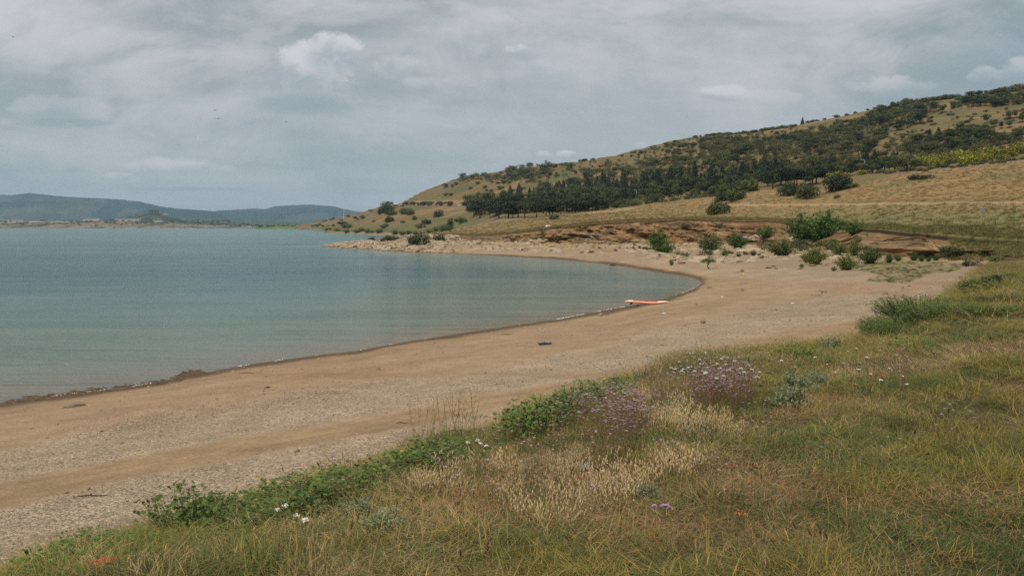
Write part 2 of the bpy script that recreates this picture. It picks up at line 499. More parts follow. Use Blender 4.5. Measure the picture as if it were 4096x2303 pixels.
class Sheet:
    def __init__(self, scols, keys, rows, shapes):
        """keys: list of (Y(s), z(s)); rows: samples per segment; shapes: exponent of z along each segment"""
        Yk = [keys[0][0]]; Zk = [keys[0][1]]
        for (y, z) in keys[1:]:
            Yk.append(np.maximum(y, Yk[-1] + 0.15)); Zk.append(z)
        Y = []; Z = []; seg = []
        for i in range(len(keys) - 1):
            n = rows[i]
            for j in range(n):
                f = j / n
                sh = shapes[i] if shapes[i] else 1.0
                if sh < 0: ft = 1 - (1 - f) ** (-sh)
                else: ft = f ** sh
                # distances grow geometrically on long segments
                yy_ = Yk[i] * (Yk[i + 1] / Yk[i]) ** f if i != 99 else 0
                fl = (yy_ - Yk[i]) / np.maximum(Yk[i + 1] - Yk[i], 1e-6)
                ft = 1 - (1 - fl) ** (-sh) if sh < 0 else fl ** sh
                Y.append(yy_); Z.append(Zk[i] + (Zk[i + 1] - Zk[i]) * ft)
                seg.append(i + f)
        Y.append(Yk[-1]); Z.append(Zk[-1]); seg.append(len(keys) - 1)
        self.s = scols
        self.Y = np.array(Y); self.Z = np.array(Z); self.seg = np.array(seg)
        self.X = self.Y * scols[None, :]
        self.SEG = np.repeat(self.seg[:, None], len(scols), 1)
    def project(self):
        self.px, self.py = proj(self.X, self.Y, self.Z)
    def hit(self, px, py, rmin=0, rmax=None):
        """first ground point, near to far, seen at this pixel; None when the ray misses"""
        s0, k = sk(px, py)
        f = np.interp(s0, self.s, np.arange(len(self.s)))
        j = int(min(max(f, 0), len(self.s) - 2)); t = f - j
        Yc = self.Y[:, j] * (1 - t) + self.Y[:, j + 1] * t
        Zc = self.Z[:, j] * (1 - t) + self.Z[:, j + 1] * t
        kk = (Zc - H) / Yc
        kk = kk[rmin:rmax]; Yc = Yc[rmin:rmax]; Zc = Zc[rmin:rmax]
        w_ = np.where(kk >= k)[0]
        if len(w_) == 0: i = int(np.argmax(kk)); return (s0 * Yc[i], Yc[i], Zc[i])
        i = w_[0]
        if i == 0: return (s0 * Yc[0], Yc[0], Zc[0])
        u = (k - kk[i - 1]) / max(kk[i] - kk[i - 1], 1e-9)
        Y = Yc[i - 1] + (Yc[i] - Yc[i - 1]) * u
        return (s0 * Y, Y, Zc[i - 1] + (Zc[i] - Zc[i - 1]) * u)
    def z_at(self, X, Y):
        s0 = X / Y
        f = np.interp(s0, self.s, np.arange(len(self.s)))
        j = int(min(max(f, 0), len(self.s) - 2)); t = f - j
        Yc = self.Y[:, j] * (1 - t) + self.Y[:, j + 1] * t
        Zc = self.Z[:, j] * (1 - t) + self.Z[:, j + 1] * t
        return float(np.interp(Y, Yc, Zc))
    def build(self, name, mat, col, smooth=True):
        nr, nc = self.Y.shape
        V = np.stack([self.X, self.Y, self.Z], -1).reshape(-1, 3)
        me = mesh_np(name, V, grid_quads(nr, nc), None, col.reshape(-1, col.shape[-1]), smooth)
        return tag(link(name, me, mat), kind='structure')

sc1 = np.concatenate([np.arange(-2.2, -0.64, .03), np.arange(-0.64, 0.64, .0012), np.arange(0.64, 2.2, .03)])
NC = len(sc1)
one = np.ones(NC)
crest = curve([(-700, 800, 'YZ', 2.6, 4.4), (-260, 640, 'YZ', 3.9, 4.35), (16, 575, 'z', 4.3), (90, 552, 'z', 4.25), (163, 530, 'z', 4.2), (254, 501, 'z', 4.1),
    (346, 473, 'z', 4.05), (417, 445, 'z', 4.0), (497, 426, 'z', 3.95), (557, 402, 'z', 3.9), (636, 378, 'z', 3.9), (684, 357, 'z', 3.9),
    (756, 352, 'z', 3.85), (819, 344, 'z', 3.75), (865, 333, 'z', 3.35), (911, 312, 'z', 2.6), (945, 299, 'z', 2.2), (964, 285, 'z', 2.1),
    (974, 274, 'z', 2.0), (988, 263, 'z', 2.0), (1024, 262, 'z', 2.8), (1200, 262, 'z', 3.3), (1600, 262, 'YZ', 80, 3.6)])
near = curve([(-900, 402, 'YZ', 22, 0), (-300, 440, 'z', 0), (-100, 415, 'z', 0), (0, 402, 'z', 0), (56, 395.5, 'z', 0), (100, 390, 'z', 0), (131, 386, 'z', 0), (165, 381, 'z', 0),
    (180, 378, 'z', 0), (186, 375, 'z', 0), (199, 373.5, 'z', 0), (254, 363, 'z', 0), (358, 350, 'z', 0), (457, 333.5, 'z', 0), (557, 319, 'z', 0), (632, 305, 'z', 0), (665, 298, 'z', 0),
    (684, 292, 'z', 0), (696, 287, 'z', 0), (702, 283, 'z', 0), (720, 281, 'z', .2), (760, 276, 'z', .55), (850, 268.5, 'z', 1.1), (940, 264.5, 'z', 1.7), (988, 262.5, 'z', 2.0),
    (1024, 261.8, 'z', 2.85), (1200, 261.5, 'z', 3.3), (1600, 262, 'YZ', 85, 3.7)])
far = curve([(-900, 246, 'YZ', 280, -3), (200, 246, 'YZ', 270, -3), (305, 246, 'YZ', 270, -.7), (319, 246.3, 'YZ', 272, -.1), (323, 246.4, 'z', 0), (345, 247.6, 'z', 0), (370, 249.4, 'z', 0), (398, 251.4, 'z', 0),
    (449, 253.3, 'z', 0), (480, 254.6, 'z', 0), (517, 256.2, 'z', 0), (560, 259, 'z', 0), (596, 262.5, 'z', 0), (630, 267, 'z', 0), (656, 271.6, 'z', 0), (680, 275, 'z', 0), (692, 277.2, 'z', 0),
    (699, 279.8, 'z', 0), (702, 282.6, 'z', 0), (720, 280, 'z', .25), (760, 275, 'z', .6), (850, 268, 'z', 1.15), (940, 264, 'z', 1.75), (988, 262, 'z', 2.05),
    (1024, 261.5, 'z', 2.9), (1200, 261, 'z', 3.35), (1600, 262, 'YZ', 86, 3.8)])
foot = curve([(-900, 246, 'YZ', 290, -3), (200, 246, 'YZ', 280, -3), (305, 246, 'YZ', 276, -.7), (319, 246, 'YZ', 275, -.1), (323, 245.8, 'Y', 276), (345, 244.4, 'Y', 281), (370, 242.6, 'Y', 286), (410, 241, 'Y', 285), (450, 240.5, 'Y', 280),
    (500, 242, 'z', 1.8), (541, 243.4, 'z', 2), (600, 243.2, 'z', 2), (715, 243.6, 'z', 2), (760, 245, 'z', 2), (800, 247, 'z', 2), (840, 250, 'z', 2.1), (880, 255, 'z', 2.1),
    (940, 258.5, 'z', 2.2), (988, 261, 'z', 2.2), (1024, 260.5, 'z', 3.0), (1200, 260, 'z', 3.4), (1600, 262, 'YZ', 88, 3.9)])
top = curve([(-900, 246, 'YZ', 300, -3), (200, 246, 'YZ', 290, -3), (305, 246, 'YZ', 282, -.8), (319, 246, 'YZ', 280, -.2), (323, 245.5, 'Y', 281), (345, 243.6, 'Y', 290), (370, 241.4, 'Y', 298), (410, 236.5, 'Y', 302),
    (450, 234.4, 'Y', 296), (480, 234.5, 'Y', 275), (500, 234, 'Y', 260), (541, 229.2, 'Y', 230), (578, 224.5, 'Y', 235), (600, 222, 'Y', 235), (640, 220, 'Y', 236), (715, 219.2, 'Y', 237),
    (760, 220.5, 'Y', 217), (800, 223, 'Y', 207), (840, 226.5, 'Y', 180), (862, 229, 'Y', 158), (879, 230, 'Y', 140), (920, 233.5, 'Y', 124), (960, 236, 'Y', 116), (1000, 238.5, 'Y', 110),
    (1024, 240, 'Y', 103), (1200, 246, 'Y', 100), (1600, 250, 'YZ', 100, 4.4)])
mead = curve([(-900, 246, 'YZ', 310, -4), (200, 246, 'YZ', 300, -4), (322, 246, 'YZ', 292, -1), (370, 246, 'YZ', 312, -.6), (400, 235.5, 'YZ', 325, .5), (410, 234, 'Y', 328), (429, 232.6, 'Y', 333), (455, 230.5, 'Y', 338),
    (475, 226, 'Y', 343), (494, 222.2, 'Y', 348), (513, 219.3, 'Y', 352), (550, 215.3, 'Y', 352), (578, 213, 'Y', 350), (616, 208.4, 'Y', 346), (649, 203.3, 'Y', 342), (707, 197.5, 'Y', 336),
    (745, 192.5, 'Y', 320), (765, 189.6, 'Y', 308), (783, 188.8, 'Y', 300), (805, 189.8, 'Y', 294), (824, 189.6, 'Y', 290), (859, 183, 'Y', 280), (893, 175, 'Y', 272), (949, 168, 'Y', 267), (1024, 160.6, 'Y', 265),
    (1200, 146, 'Y', 265), (1600, 130, 'YZ', 265, 42)])
Yc, zc_ = ev(crest, sc1)
# ragged bank edge
wob = 1 + .05 * fbm(sc1 * 26, 0 * sc1 + 3, 4, 11) * sm(Yc, 4, 9)
Yc = Yc * wob
k0 = (.8 * one, 4.85 * one); k1 = (3.0 * one, 4.82 * one)
Yf = Yc + np.maximum(zc_ - 1.9, .1) * 1.7
kf = (Yf, np.minimum(zc_ - .05, 1.9 + .0 * Yf)); kf = (Yf, np.where(zc_ > 2.05, np.minimum(zc_ - .05, 1.9), zc_ - .02))
kn = ev(near, sc1); kfar = ev(far, sc1); kfo = smo(ev(foot, sc1), 6); kt = smo(ev(top, sc1), 12); km = smo(ev(mead, sc1), 14)
shore_wob = 1 + .004 * fbm(sc1 * 60, 0 * sc1 + 8, 3, 12)
kn = (kn[0] * shore_wob, kn[1])
gap = np.maximum(kfar[0] - kn[0], 0)
kb = ((kn[0] + kfar[0]) / 2, np.minimum(kn[1], kfar[1]) - np.minimum(gap * .02, 2.2))
cw = sc1 * 220 / 9.0; kt0 = kt
cliffn = fbm(cw * 1.3, 0 * cw, 4, 21)
amp = sm(kt[1] - kfo[1], .8, 3)
kfo = (kfo[0] + cliffn * 5.0 * amp, kfo[1] + .35 * fbm(cw * 2, 0 * cw + 5, 2, 27) * amp)
kt = (kt[0] + (cliffn * 5.0 + fbm(cw * 3, 0 * cw + 7, 3, 22) * 2.5) * amp, kt[1] + fbm(cw * .8, 0 * cw, 4, 23) * 1.1 * amp)
rl = sm(sc1, (850 - 512) / F, (885 - 512) / F)
ktp = fbm(cw * .8, 0 * cw, 4, 23) * 1.1 * amp
lip = amp * (.6 + .5 * rl)
ku = (kt[0] + (.35 + 1.5 * rl) * lip, kt[1] - (.5 - .05 * rl) * lip - .02)
kback = (km[0] + 60, np.where(sc1 < (470 - 512) / F, -3.0, km[1] - 16))
T1 = Sheet(sc1, [k0, k1, (Yc, zc_), kf, kn, kb, kfar, kfo, ku, kt, km, kback],
           [6, 64, 12, 92, 3, 3, 70, 44, 3, 84, 8],
           [None, 1.35, None, 1.15, -1.5, 1.5, .9, .8, None, 1.2, None])
X, Y, Z, SG = T1.X, T1.Y, T1.Z, T1.SEG
def inseg(a, b): return (SG >= a) & (SG < b)
# cliff strata: ledges pushed in and out, gullies running down
cm_ = inseg(7, 8)
f_ = SG - 7
Acol = np.repeat(amp[None, :], len(T1.seg), 0)
win = np.sin(np.clip(f_, 0, 1) * math.pi) ** .6 * cm_
tilt = Z * 1.0 + .03 * X + .8 * fbm(X / 14, Y / 14, 2, 31)
strat = .55 * fbm(tilt * 1.8, X / 3.2, 3, 32, .6) + .45 * fbm(X / 2.2 + tilt * .6, Z / 1.1 + Y / 14, 4, 38, .6)
gull = np.abs(fbm(X / 5.5, Z / 7 + Y / 30, 4, 33)) * 2
fine = .5 * fbm(tilt * 6, X / 2.6, 3, 35, .6) + .5 * fbm(X / .9, Z / .5, 3, 39, .6)
blk = np.floor((fbm(X / 4.5 + tilt * .5, Z / 2.0 - X / 11, 3, 36) + .5) * 9) / 9 - .5
Y = Y + win * Acol * (strat * 5.0 + blk * 7.0 + fine * 2.4 + (gull - .3) * 6.5)
Z = Z + win * Acol * fbm(X / 2.5, tilt * 1.5, 3, 34) * .5
# micro relief
Z = Z + inseg(1, 3) * fbm(X / 1.2, Y / 1.2, 4, 41) * .16 * sm(Y, 1, 4)
beachm = (inseg(3, 4) | inseg(6, 7))
dry = np.clip(Z / 1.0, 0, 1)
Z = Z + beachm * (fbm(X / 3.5, Y / 2.2, 4, 42) * .14 + fbm(X / .5, Y / .35, 3, 43) * .035) * (dry * .9 + .1)
rub = sm(SG, 6.45, 6.8) * inseg(6, 7) * (1 - sm(X / Y, .34, .42))
Z = Z + rub * (np.maximum(fbm(X / 1.6, Y / 1.1, 4, 44, .6), -.05)) * 1.5 * Acol
# spit: tilted bedding ledges
sp_ = inseg(6, 8) * (1 - sm(X / Y, -.12, -.03)) * sm(X / Y, -.222, -.205)
Z = Z + sp_ * np.abs(np.sin((Y + .35 * X) * .9 + 2 * fbm(X / 10, Y / 10, 2, 45))) ** 2 * .7 * np.clip(Z / .4, .2, 1)
mm = inseg(9, 11)
fl_ = np.clip((Y - kt0[0][None, :]) / (km[0] - kt0[0])[None, :], 0, 1)
zs_ = kt0[1][None, :] + (km[1] - kt0[1])[None, :] * fl_ ** 1.2
Z = np.where(inseg(9, 10), zs_ + ktp[None, :] * np.exp(-np.maximum(Y - kt[0][None, :], 0) / 5.0), Z)
Z = Z + mm * (fbm(X / 14, Y / 14, 4, 46) * 1.0 * sm(SG, 9, 9.25) + fbm(X / 2, Y / 2, 3, 47) * .22) * (1 - .4 * sm(SG, 9.8, 10))
T1.Y, T1.Z = Y, Z
T1.X = Y * sc1[None, :]
T1.project()
PX, PY = T1.px, T1.py
X = T1.X

# ---------------------------------------- soil and turf colours of the near sheet, painted shade under the cliff lip
sand = np.array([.30, .202, .112]); gravel = np.array([.385, .30, .21]); wet = np.array([.115, .076, .045])
soil = np.array([.09, .066, .038]); fgreen = np.array([.045, .055, .02]); straw = np.array([.26, .18, .09]); meadc = np.array([.245, .165, .07])
green = np.array([.115, .125, .045]); earth = np.array([.255, .148, .066]); redearth = np.array([.235, .118, .052]); ochre = np.array([.34, .245, .13]); dark_rock_shade = np.array([.07, .048, .028])
Cc = np.zeros((*Y.shape, 3)) + soil
st = np.zeros(Y.shape)
n_a = fbm(X / 2.5, Y / 2.5, 4, 51); n_b = fbm(X / .8, Y / .8, 3, 52); n_c = fbm(X / 9, Y / 9, 3, 53)
fgm = inseg(0, 2.45)
Cc = np.where(fgm[..., None], cmix(cmix(Cc, fgreen, sm(n_a, -.1, .1)), straw * .8, sm(n_b + n_c * .6, .0, .2) * .7), Cc)
# beach base
bm = inseg(2.45, 7)
shd = np.minimum(np.abs(Y - kn[0][None, :]), np.abs(kfar[0][None, :] - Y))
bc = np.zeros((*Y.shape, 3)) + sand
bandn = fbm(X / 2.2 + Y / 9, Y / 1.6, 3, 54) * 14 / 1.0
def line_y(pts, px): return np.interp(px, [q[0] for q in pts], [q[1] for q in pts])
def band(upper, lower, soft=2.0, wobn=1.0):
    u = line_y(upper, PX) + bandn * wobn; l_ = line_y(lower, PX) + bandn * wobn
    return sm(PY, u - soft, u + soft) * (1 - sm(PY, l_ - soft, l_ + soft))
g1_ = band([(-50, 462), (0, 452), (120, 424), (250, 400), (400, 377), (520, 362), (560, 356)], [(-50, 500), (0, 480), (100, 464), (200, 444), (300, 425), (400, 408), (500, 391), (560, 380)], 5, .8)
g2_ = band([(-50, 525), (0, 511), (100, 484), (200, 465), (300, 447), (400, 429), (500, 408), (600, 385), (640, 378)], [(-50, 700), (1100, 700)], 3, .35)
g3_ = band([(560, 356), (640, 333), (700, 320), (760, 306), (820, 294), (900, 284), (980, 272)], [(560, 357), (620, 362), (700, 344), (760, 335), (860, 322), (930, 300), (985, 280)], 6, .8) * sm(PX, 575, 650)
g4_ = band([(440, 247), (600, 252), (700, 262), (800, 268), (900, 272)], [(440, 251), (600, 258), (700, 272), (800, 284), (900, 284)], 2, .15) * .8
grav = np.clip(g1_ * .85 + g2_ + g3_ * .75 + g4_ * .7, 0, 1) * (.72 + .6 * n_a)
fst = fbm(X / 6 + Y / 30, (PY - line_y([(0, 482), (200, 446), (400, 410), (600, 377), (800, 330), (1000, 270)], PX)) / 5.0, 4, 63)
grav = np.clip(grav + .10 + .35 * sm(n_c, .05, .3) + .38 * fst, 0, 1)
trk = band([(0, 482), (100, 466), (200, 446), (300, 427), (400, 410), (500, 393), (600, 377)], [(0, 508), (100, 482), (200, 463), (300, 445), (400, 427), (500, 406), (600, 383)], 3, .35) * (1 - sm(PX, 560, 640))
grav = grav * (1 - .9 * trk)
trk2 = band([(600, 372), (750, 346), (830, 324), (900, 313)], [(600, 377), (750, 350), (830, 330), (900, 318)], 2, .2)
grav = grav * (1 - .8 * trk2)
bc = cmix(bc, gravel, grav)
bc = bc * (1 + .22 * n_a[..., None] + .2 * n_c[..., None] + .3 * fst[..., None])
rut = np.abs(np.sin((PY - line_y([(0, 495), (100, 474), (200, 454), (300, 436), (400, 418), (500, 399), (600, 380)], PX)) * .55 + n_c * 3)) ** 6
bc = bc * (1 - .16 * (rut * trk)[..., None])
bc = cmix(bc, np.array([.275, .17, .092]), sm(n_c, .05, .22) * .45 + .4 * trk2)      # rusty sand patches
bc = cmix(bc, np.array([.33, .19, .10]), (inpoly(PX, PY, [(880, 272), (960, 276), (975, 284), (900, 296), (830, 292)])).astype(float) * sm(n_a, -.1, .15) * .7)
# grey-brown silt flat in front of the cliff
silt = band([(560, 246), (700, 250), (800, 256), (860, 262)], [(560, 250), (680, 259), (760, 266), (820, 272), (880, 276)], 2, .2) * sm(PX, 600, 680)
bc = cmix(bc, np.array([.27, .195, .13]), silt * .85); grav = grav * (1 - .6 * silt)
# green low cover on the upper right beach
gp_ = inpoly(PX, PY, [(850, 268), (880, 259), (940, 261), (965, 264), (955, 271), (930, 274), (905, 284), (865, 281), (880, 274)])
bc = cmix(bc, np.array([.15, .15, .045]), gp_ * sm(n_a + n_b * .5, -.12, .12) * .85)
# wet rim
wetw = np.where(Y < kb[0][None, :], 2.5, 2.2) * np.clip(Y / 40, .7, 2) * (1 + 1.6 * fbm(X / 3, Y / 3, 3, 55))
wf = (1 - sm(shd / np.maximum(wetw, .3) / np.where(PX > 600, 1.6, 1), .55, 1.15)) * (1 - sm(PX, 700, 712))
wf = np.maximum(wf, ((Z < .03) & bm) * (1 - sm(PX, 706, 712)))
bc = cmix(bc, wet, wf)
bc = cmix(bc, np.array([.27, .175, .10]), (1 - sm(np.hypot(shd, 0 * shd), 2, 8)) * .6 * (1 - wf) * (1 - sm(PX, 704, 760)))
grav = grav * (1 - wf * .6)
Cc = np.where(bm[..., None], bc, Cc)
st = np.where(bm, np.clip(grav * 1.1, .25, 1), st)
# rubble shelf and spit
rr = np.clip(rub + sp_, 0, 1)
Cc = cmix(Cc, ochre * 1.05, rr * (.5 + n_b)); Cc = cmix(Cc, dark_rock_shade, rr * sm(-fbm(X / .9, Y / 1.1, 3, 56), .08, .16) * .75); Cc = cmix(Cc, dark_rock_shade * 1.5, sp_ * sm(np.sin((Y + .35 * X) * 1.8 + 4 * fbm(X / 10, Y / 10, 2, 45)), .2, .9) * .7)
# cliff
cl_ = inseg(7, 9)
cc = np.zeros((*Y.shape, 3)) + earth
redz = sm(PX, 640, 700) * (1 - sm(PX, 830, 870))
cc = cmix(cc, redearth, redz * .8 * sm(n_c, -.3, .1))
cc = cmix(cc, ochre, sm(fbm(tilt * 3.2, X / 12, 3, 57, .6), .0, .15) * sm(fbm(X / 16, Z / 3, 2, 58), -.15, .15) * .8)
cc = cmix(cc, dark_rock_shade, sm(-strat, .14, .24) * .5); cc = cmix(cc, dark_rock_shade, sm(-fine, .1, .2) * .45); cc = cmix(cc, dark_rock_shade * 1.4, sm(-fbm(X / 1.3, Z / .9, 4, 64), .06, .16) * .6); cc = cmix(cc, ochre, sm(fine, .12, .22) * .5)
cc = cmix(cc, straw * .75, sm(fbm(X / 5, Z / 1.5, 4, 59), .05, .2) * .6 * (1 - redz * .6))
cc = cmix(cc, dark_rock_shade * .8, sm(SG, 7.9, 8.02) * .8)  # shade of the overhang painted into the top of the cliff face
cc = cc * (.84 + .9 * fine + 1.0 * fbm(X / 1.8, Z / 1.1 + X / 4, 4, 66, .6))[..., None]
vegb = sm(PX, 930, 985)
cc = cmix(cc, np.array([.16, .13, .06]), vegb * .85)
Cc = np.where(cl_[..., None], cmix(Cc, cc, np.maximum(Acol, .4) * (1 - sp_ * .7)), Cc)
st = np.where(cl_, .35, st)
# meadow: dry grass, greener at right and in hollows, a pale track
mc = np.zeros((*Y.shape, 3)) + meadc
mc = mc * (1 + .35 * n_a[..., None]) 
mc = cmix(mc, green, sm(fbm(X / 22, Y / 10, 3, 60), .02, .25) * .55)
mc = cmix(mc, np.array([.36, .20, .09]), sm(fbm(X / 11, Y / 5, 3, 61), .1, .3) * .4)
gr_ = sm(PX, 740, 860) * sm(PY, 196, 222) * .75 + sm(PY, 208, 218) * .25
mc = cmix(mc, green * 1.15, np.clip(gr_, 0, .85) * (.7 + n_a * 1.2))
def stripe(pts, wd, px, py): 
    y0 = line_y(pts, px); return (1 - sm(np.abs(py - y0), wd * .5, wd)) * (px > pts[0][0] - 3)
tk = stripe([(715, 205.2), (740, 204.8), (800, 204.6), (880, 204.0), (960, 202.6), (1024, 202.4), (1300, 203)], 1.15, PX, PY + bandn * .02)
tk2 = stripe([(850, 202.2), (900, 199.6), (960, 198.6), (1024, 197.6), (1300, 196)], 1.3, PX, PY + bandn * .02) * .8
bald = inpoly(PX, PY, [(575, 214), (600, 208), (625, 206.5), (640, 208), (610, 212.5)])
mc = cmix(mc, np.array([.34, .245, .135]), np.clip(tk + bald * .7, 0, 1) * (.8 + n_a))
mc = cmix(mc, np.array([.13, .085, .045]), tk2 * .8)
Cc = np.where(inseg(9, 12)[..., None], mc, Cc)
Cc = cmix(Cc, dark_rock_shade * .7, ((SG >= 8.0) & (SG < 9.0)) * .7 * Acol)  # undercut rows below the grassy lip coloured dark as painted shade
Cc = np.clip(Cc, .015, .8)
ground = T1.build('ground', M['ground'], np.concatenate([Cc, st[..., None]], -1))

# ------------------------------------------------------------------ hill sheet
sc2 = np.concatenate([np.arange(-0.256, 0.64, .0014), np.arange(0.64, 1.3, .03)])
L = lambda *a: smo(ev(curve(list(a)), sc2), 4)
h0 = L((296, 0, 'YZ', 1750, -3), (301, 229.1, 'z', .05), (318, 229.6, 'Y', 1420), (321.5, 230, 'Y', 1380), (323, 232.4, 'z', 0), (340, 233.3, 'z', 0), (362, 234.6, 'z', 0), (403, 235.4, 'z', 0), (440, 236, 'z', 0),
       (475, 232, 'Y', 440), (500, 222, 'Y', 362), (550, 218, 'Y', 360), (600, 214, 'Y', 355), (650, 209, 'Y', 350), (707, 203, 'Y', 345), (745, 197, 'Y', 330), (783, 193.5, 'Y', 308), (824, 194, 'Y', 298), (859, 188, 'Y', 288),
       (893, 181, 'Y', 280), (949, 174, 'Y', 275), (1024, 167, 'Y', 272), (1200, 152, 'Y', 272))
h2 = L((296, 0, 'YZ', 1780, -3), (301, 227.3, 'Y', 1750), (321.5, 228, 'Y', 1450), (323, 231.2, 'Y', 875), (362, 231.2, 'Y', 690), (403, 232.2, 'Y', 612), (440, 231, 'Y', 585), (475, 224, 'Y', 500), (500, 219, 'Y', 390),
       (550, 215.4, 'Y', 388), (600, 211.7, 'Y', 385), (650, 205, 'Y', 380), (707, 198, 'Y', 370), (745, 192, 'Y', 352), (783, 188.5, 'Y', 332), (824, 189, 'Y', 320), (859, 182.5, 'Y', 312), (893, 174.5, 'Y', 303), (949, 167, 'Y', 300),
       (1024, 159.5, 'Y', 300), (1200, 145, 'Y', 300))
h3 = L((296, 0, 'YZ', 1850, -3), (301, 224.9, 'Y', 1850), (321, 222.5, 'Y', 1600), (344, 218.8, 'Y', 1300), (358, 215.5, 'Y', 1180), (370, 211, 'Y', 1080), (378, 207, 'Y', 1015), (389, 206.1, 'Y', 990), (440, 205.9, 'Y', 860),
       (500, 205.2, 'Y', 750), (560, 203.4, 'Y', 660), (604, 199.8, 'Y', 600), (660, 195.5, 'Y', 540), (732, 187.5, 'Y', 480), (800, 178.5, 'Y', 440), (861, 168, 'Y', 420), (949, 156, 'Y', 400), (1024, 146, 'Y', 390), (1200, 125, 'Y', 390))
h4 = (h3[0] + 9, h3[1])
h5 = L((296, 0, 'YZ', 1900, -3), (301, 224.6, 'Y', 1900), (321, 222, 'Y', 1650), (344, 218.3, 'Y', 1350), (358, 214.6, 'Y', 1210), (370, 210.3, 'Y', 1100), (378, 206.6, 'Y', 1030), (395, 205.3, 'Y', 1020), (403, 203.5, 'Y', 1000), (413, 200, 'Y', 985),
       (440, 198.8, 'Y', 905), (475, 199.3, 'Y', 825), (500, 200.5, 'Y', 785), (560, 200, 'Y', 690), (604, 196, 'Y', 628), (732, 182, 'Y', 505), (861, 162, 'Y', 440), (1024, 141, 'Y', 408), (1200, 119, 'Y', 408))
h7 = L((296, 0, 'YZ', 2000, -2), (301, 224.2, 'Y', 2000), (321, 221.2, 'Y', 1750), (344, 217.4, 'Y', 1450), (358, 213.2, 'Y', 1300), (370, 209.3, 'Y', 1200), (378, 206.2, 'Y', 1110), (395, 204.6, 'Y', 1085), (403, 202.6, 'Y', 1075), (411, 198.5, 'Y', 1070),
       (421, 192, 'Y', 1065), (436, 186, 'Y', 1060), (450, 181, 'Y', 1055), (475, 176, 'Y', 1050), (504, 171, 'Y', 1040), (523, 168, 'Y', 1030), (550, 164, 'Y', 1020), (578, 161, 'Y', 1000), (614, 157, 'Y', 980), (645, 150, 'Y', 950),
       (676, 141, 'Y', 920), (697, 136.6, 'Y', 900), (750, 133, 'Y', 880), (797, 125, 'Y', 850), (831, 118, 'Y', 830), (873, 108.5, 'Y', 800), (907, 103, 'Y', 780), (949, 98, 'Y', 760), (990, 92, 'Y', 740), (1024, 88, 'Y', 730), (1200, 66, 'Y', 700), (1600, 40, 'Y', 700))
h8 = (h7[0] + 220, h7[1] - 25)
T2 = Sheet(sc2, [h0, h2, h3, h4, h5, h7, h8], [14, 90, 4, 22, 170, 6], [None, 1.1, None, .7, -1.15, None])
X, Y, Z, SG = T2.X, T2.Y, T2.Z, T2.SEG
w5 = inseg(4, 6) * sm(SG, 4, 4.1) * (1 - sm(SG, 4.93, 5.0) * .8)
w2 = inseg(1, 2) * sm(SG, 1, 1.2) * (1 - sm(SG, 1.85, 2.0))
Z = Z + w5 * (fbm(X / 90, Y / 90, 4, 71) * 13 + fbm(X / 22, Y / 22, 3, 72) * 2.6)
Z = Z + w2 * (fbm(X / 45, Y / 45, 4, 73) * 5)
ter = sm(fbm(X / 120, Y / 120, 2, 74), -.2, .1)
Z = Z + w5 * ter * .55 * np.sin(Z * 2 * math.pi / 3.6 + 3 * fbm(X / 60, Y / 60, 2, 75))
Z = Z + inseg(5, 7) * 0
cut = inseg(3, 4) * np.sin((SG - 3) * math.pi)
Y = Y + np.clip(cut, 0, 1) * fbm(X / 9, Z / 2, 4, 76) * 6
T2.Y, T2.Z = Y, Z; T2.X = Y * sc2[None, :]; T2.project()
X = T2.X; PX, PY = T2.px, T2.py
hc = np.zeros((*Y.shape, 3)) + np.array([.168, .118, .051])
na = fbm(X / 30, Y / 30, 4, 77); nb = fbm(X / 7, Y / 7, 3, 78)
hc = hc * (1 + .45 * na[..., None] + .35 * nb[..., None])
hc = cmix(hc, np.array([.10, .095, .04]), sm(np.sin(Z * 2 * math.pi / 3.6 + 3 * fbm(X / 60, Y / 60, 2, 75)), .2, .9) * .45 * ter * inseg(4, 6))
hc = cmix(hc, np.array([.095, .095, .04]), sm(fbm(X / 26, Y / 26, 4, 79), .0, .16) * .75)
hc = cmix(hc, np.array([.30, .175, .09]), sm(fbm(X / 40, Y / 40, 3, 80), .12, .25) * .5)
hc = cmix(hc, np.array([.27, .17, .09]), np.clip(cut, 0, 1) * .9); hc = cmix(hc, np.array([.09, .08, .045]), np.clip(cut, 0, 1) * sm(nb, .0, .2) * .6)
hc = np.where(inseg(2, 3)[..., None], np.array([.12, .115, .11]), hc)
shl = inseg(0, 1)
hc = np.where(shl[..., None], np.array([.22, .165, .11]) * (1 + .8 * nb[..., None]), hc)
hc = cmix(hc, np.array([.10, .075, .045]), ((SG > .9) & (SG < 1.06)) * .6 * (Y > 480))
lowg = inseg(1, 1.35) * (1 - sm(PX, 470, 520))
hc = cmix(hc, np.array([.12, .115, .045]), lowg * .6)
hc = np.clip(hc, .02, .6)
hill = T2.build('hillside', M['ground'], np.concatenate([hc, 0 * hc[..., :1] + .1], -1))

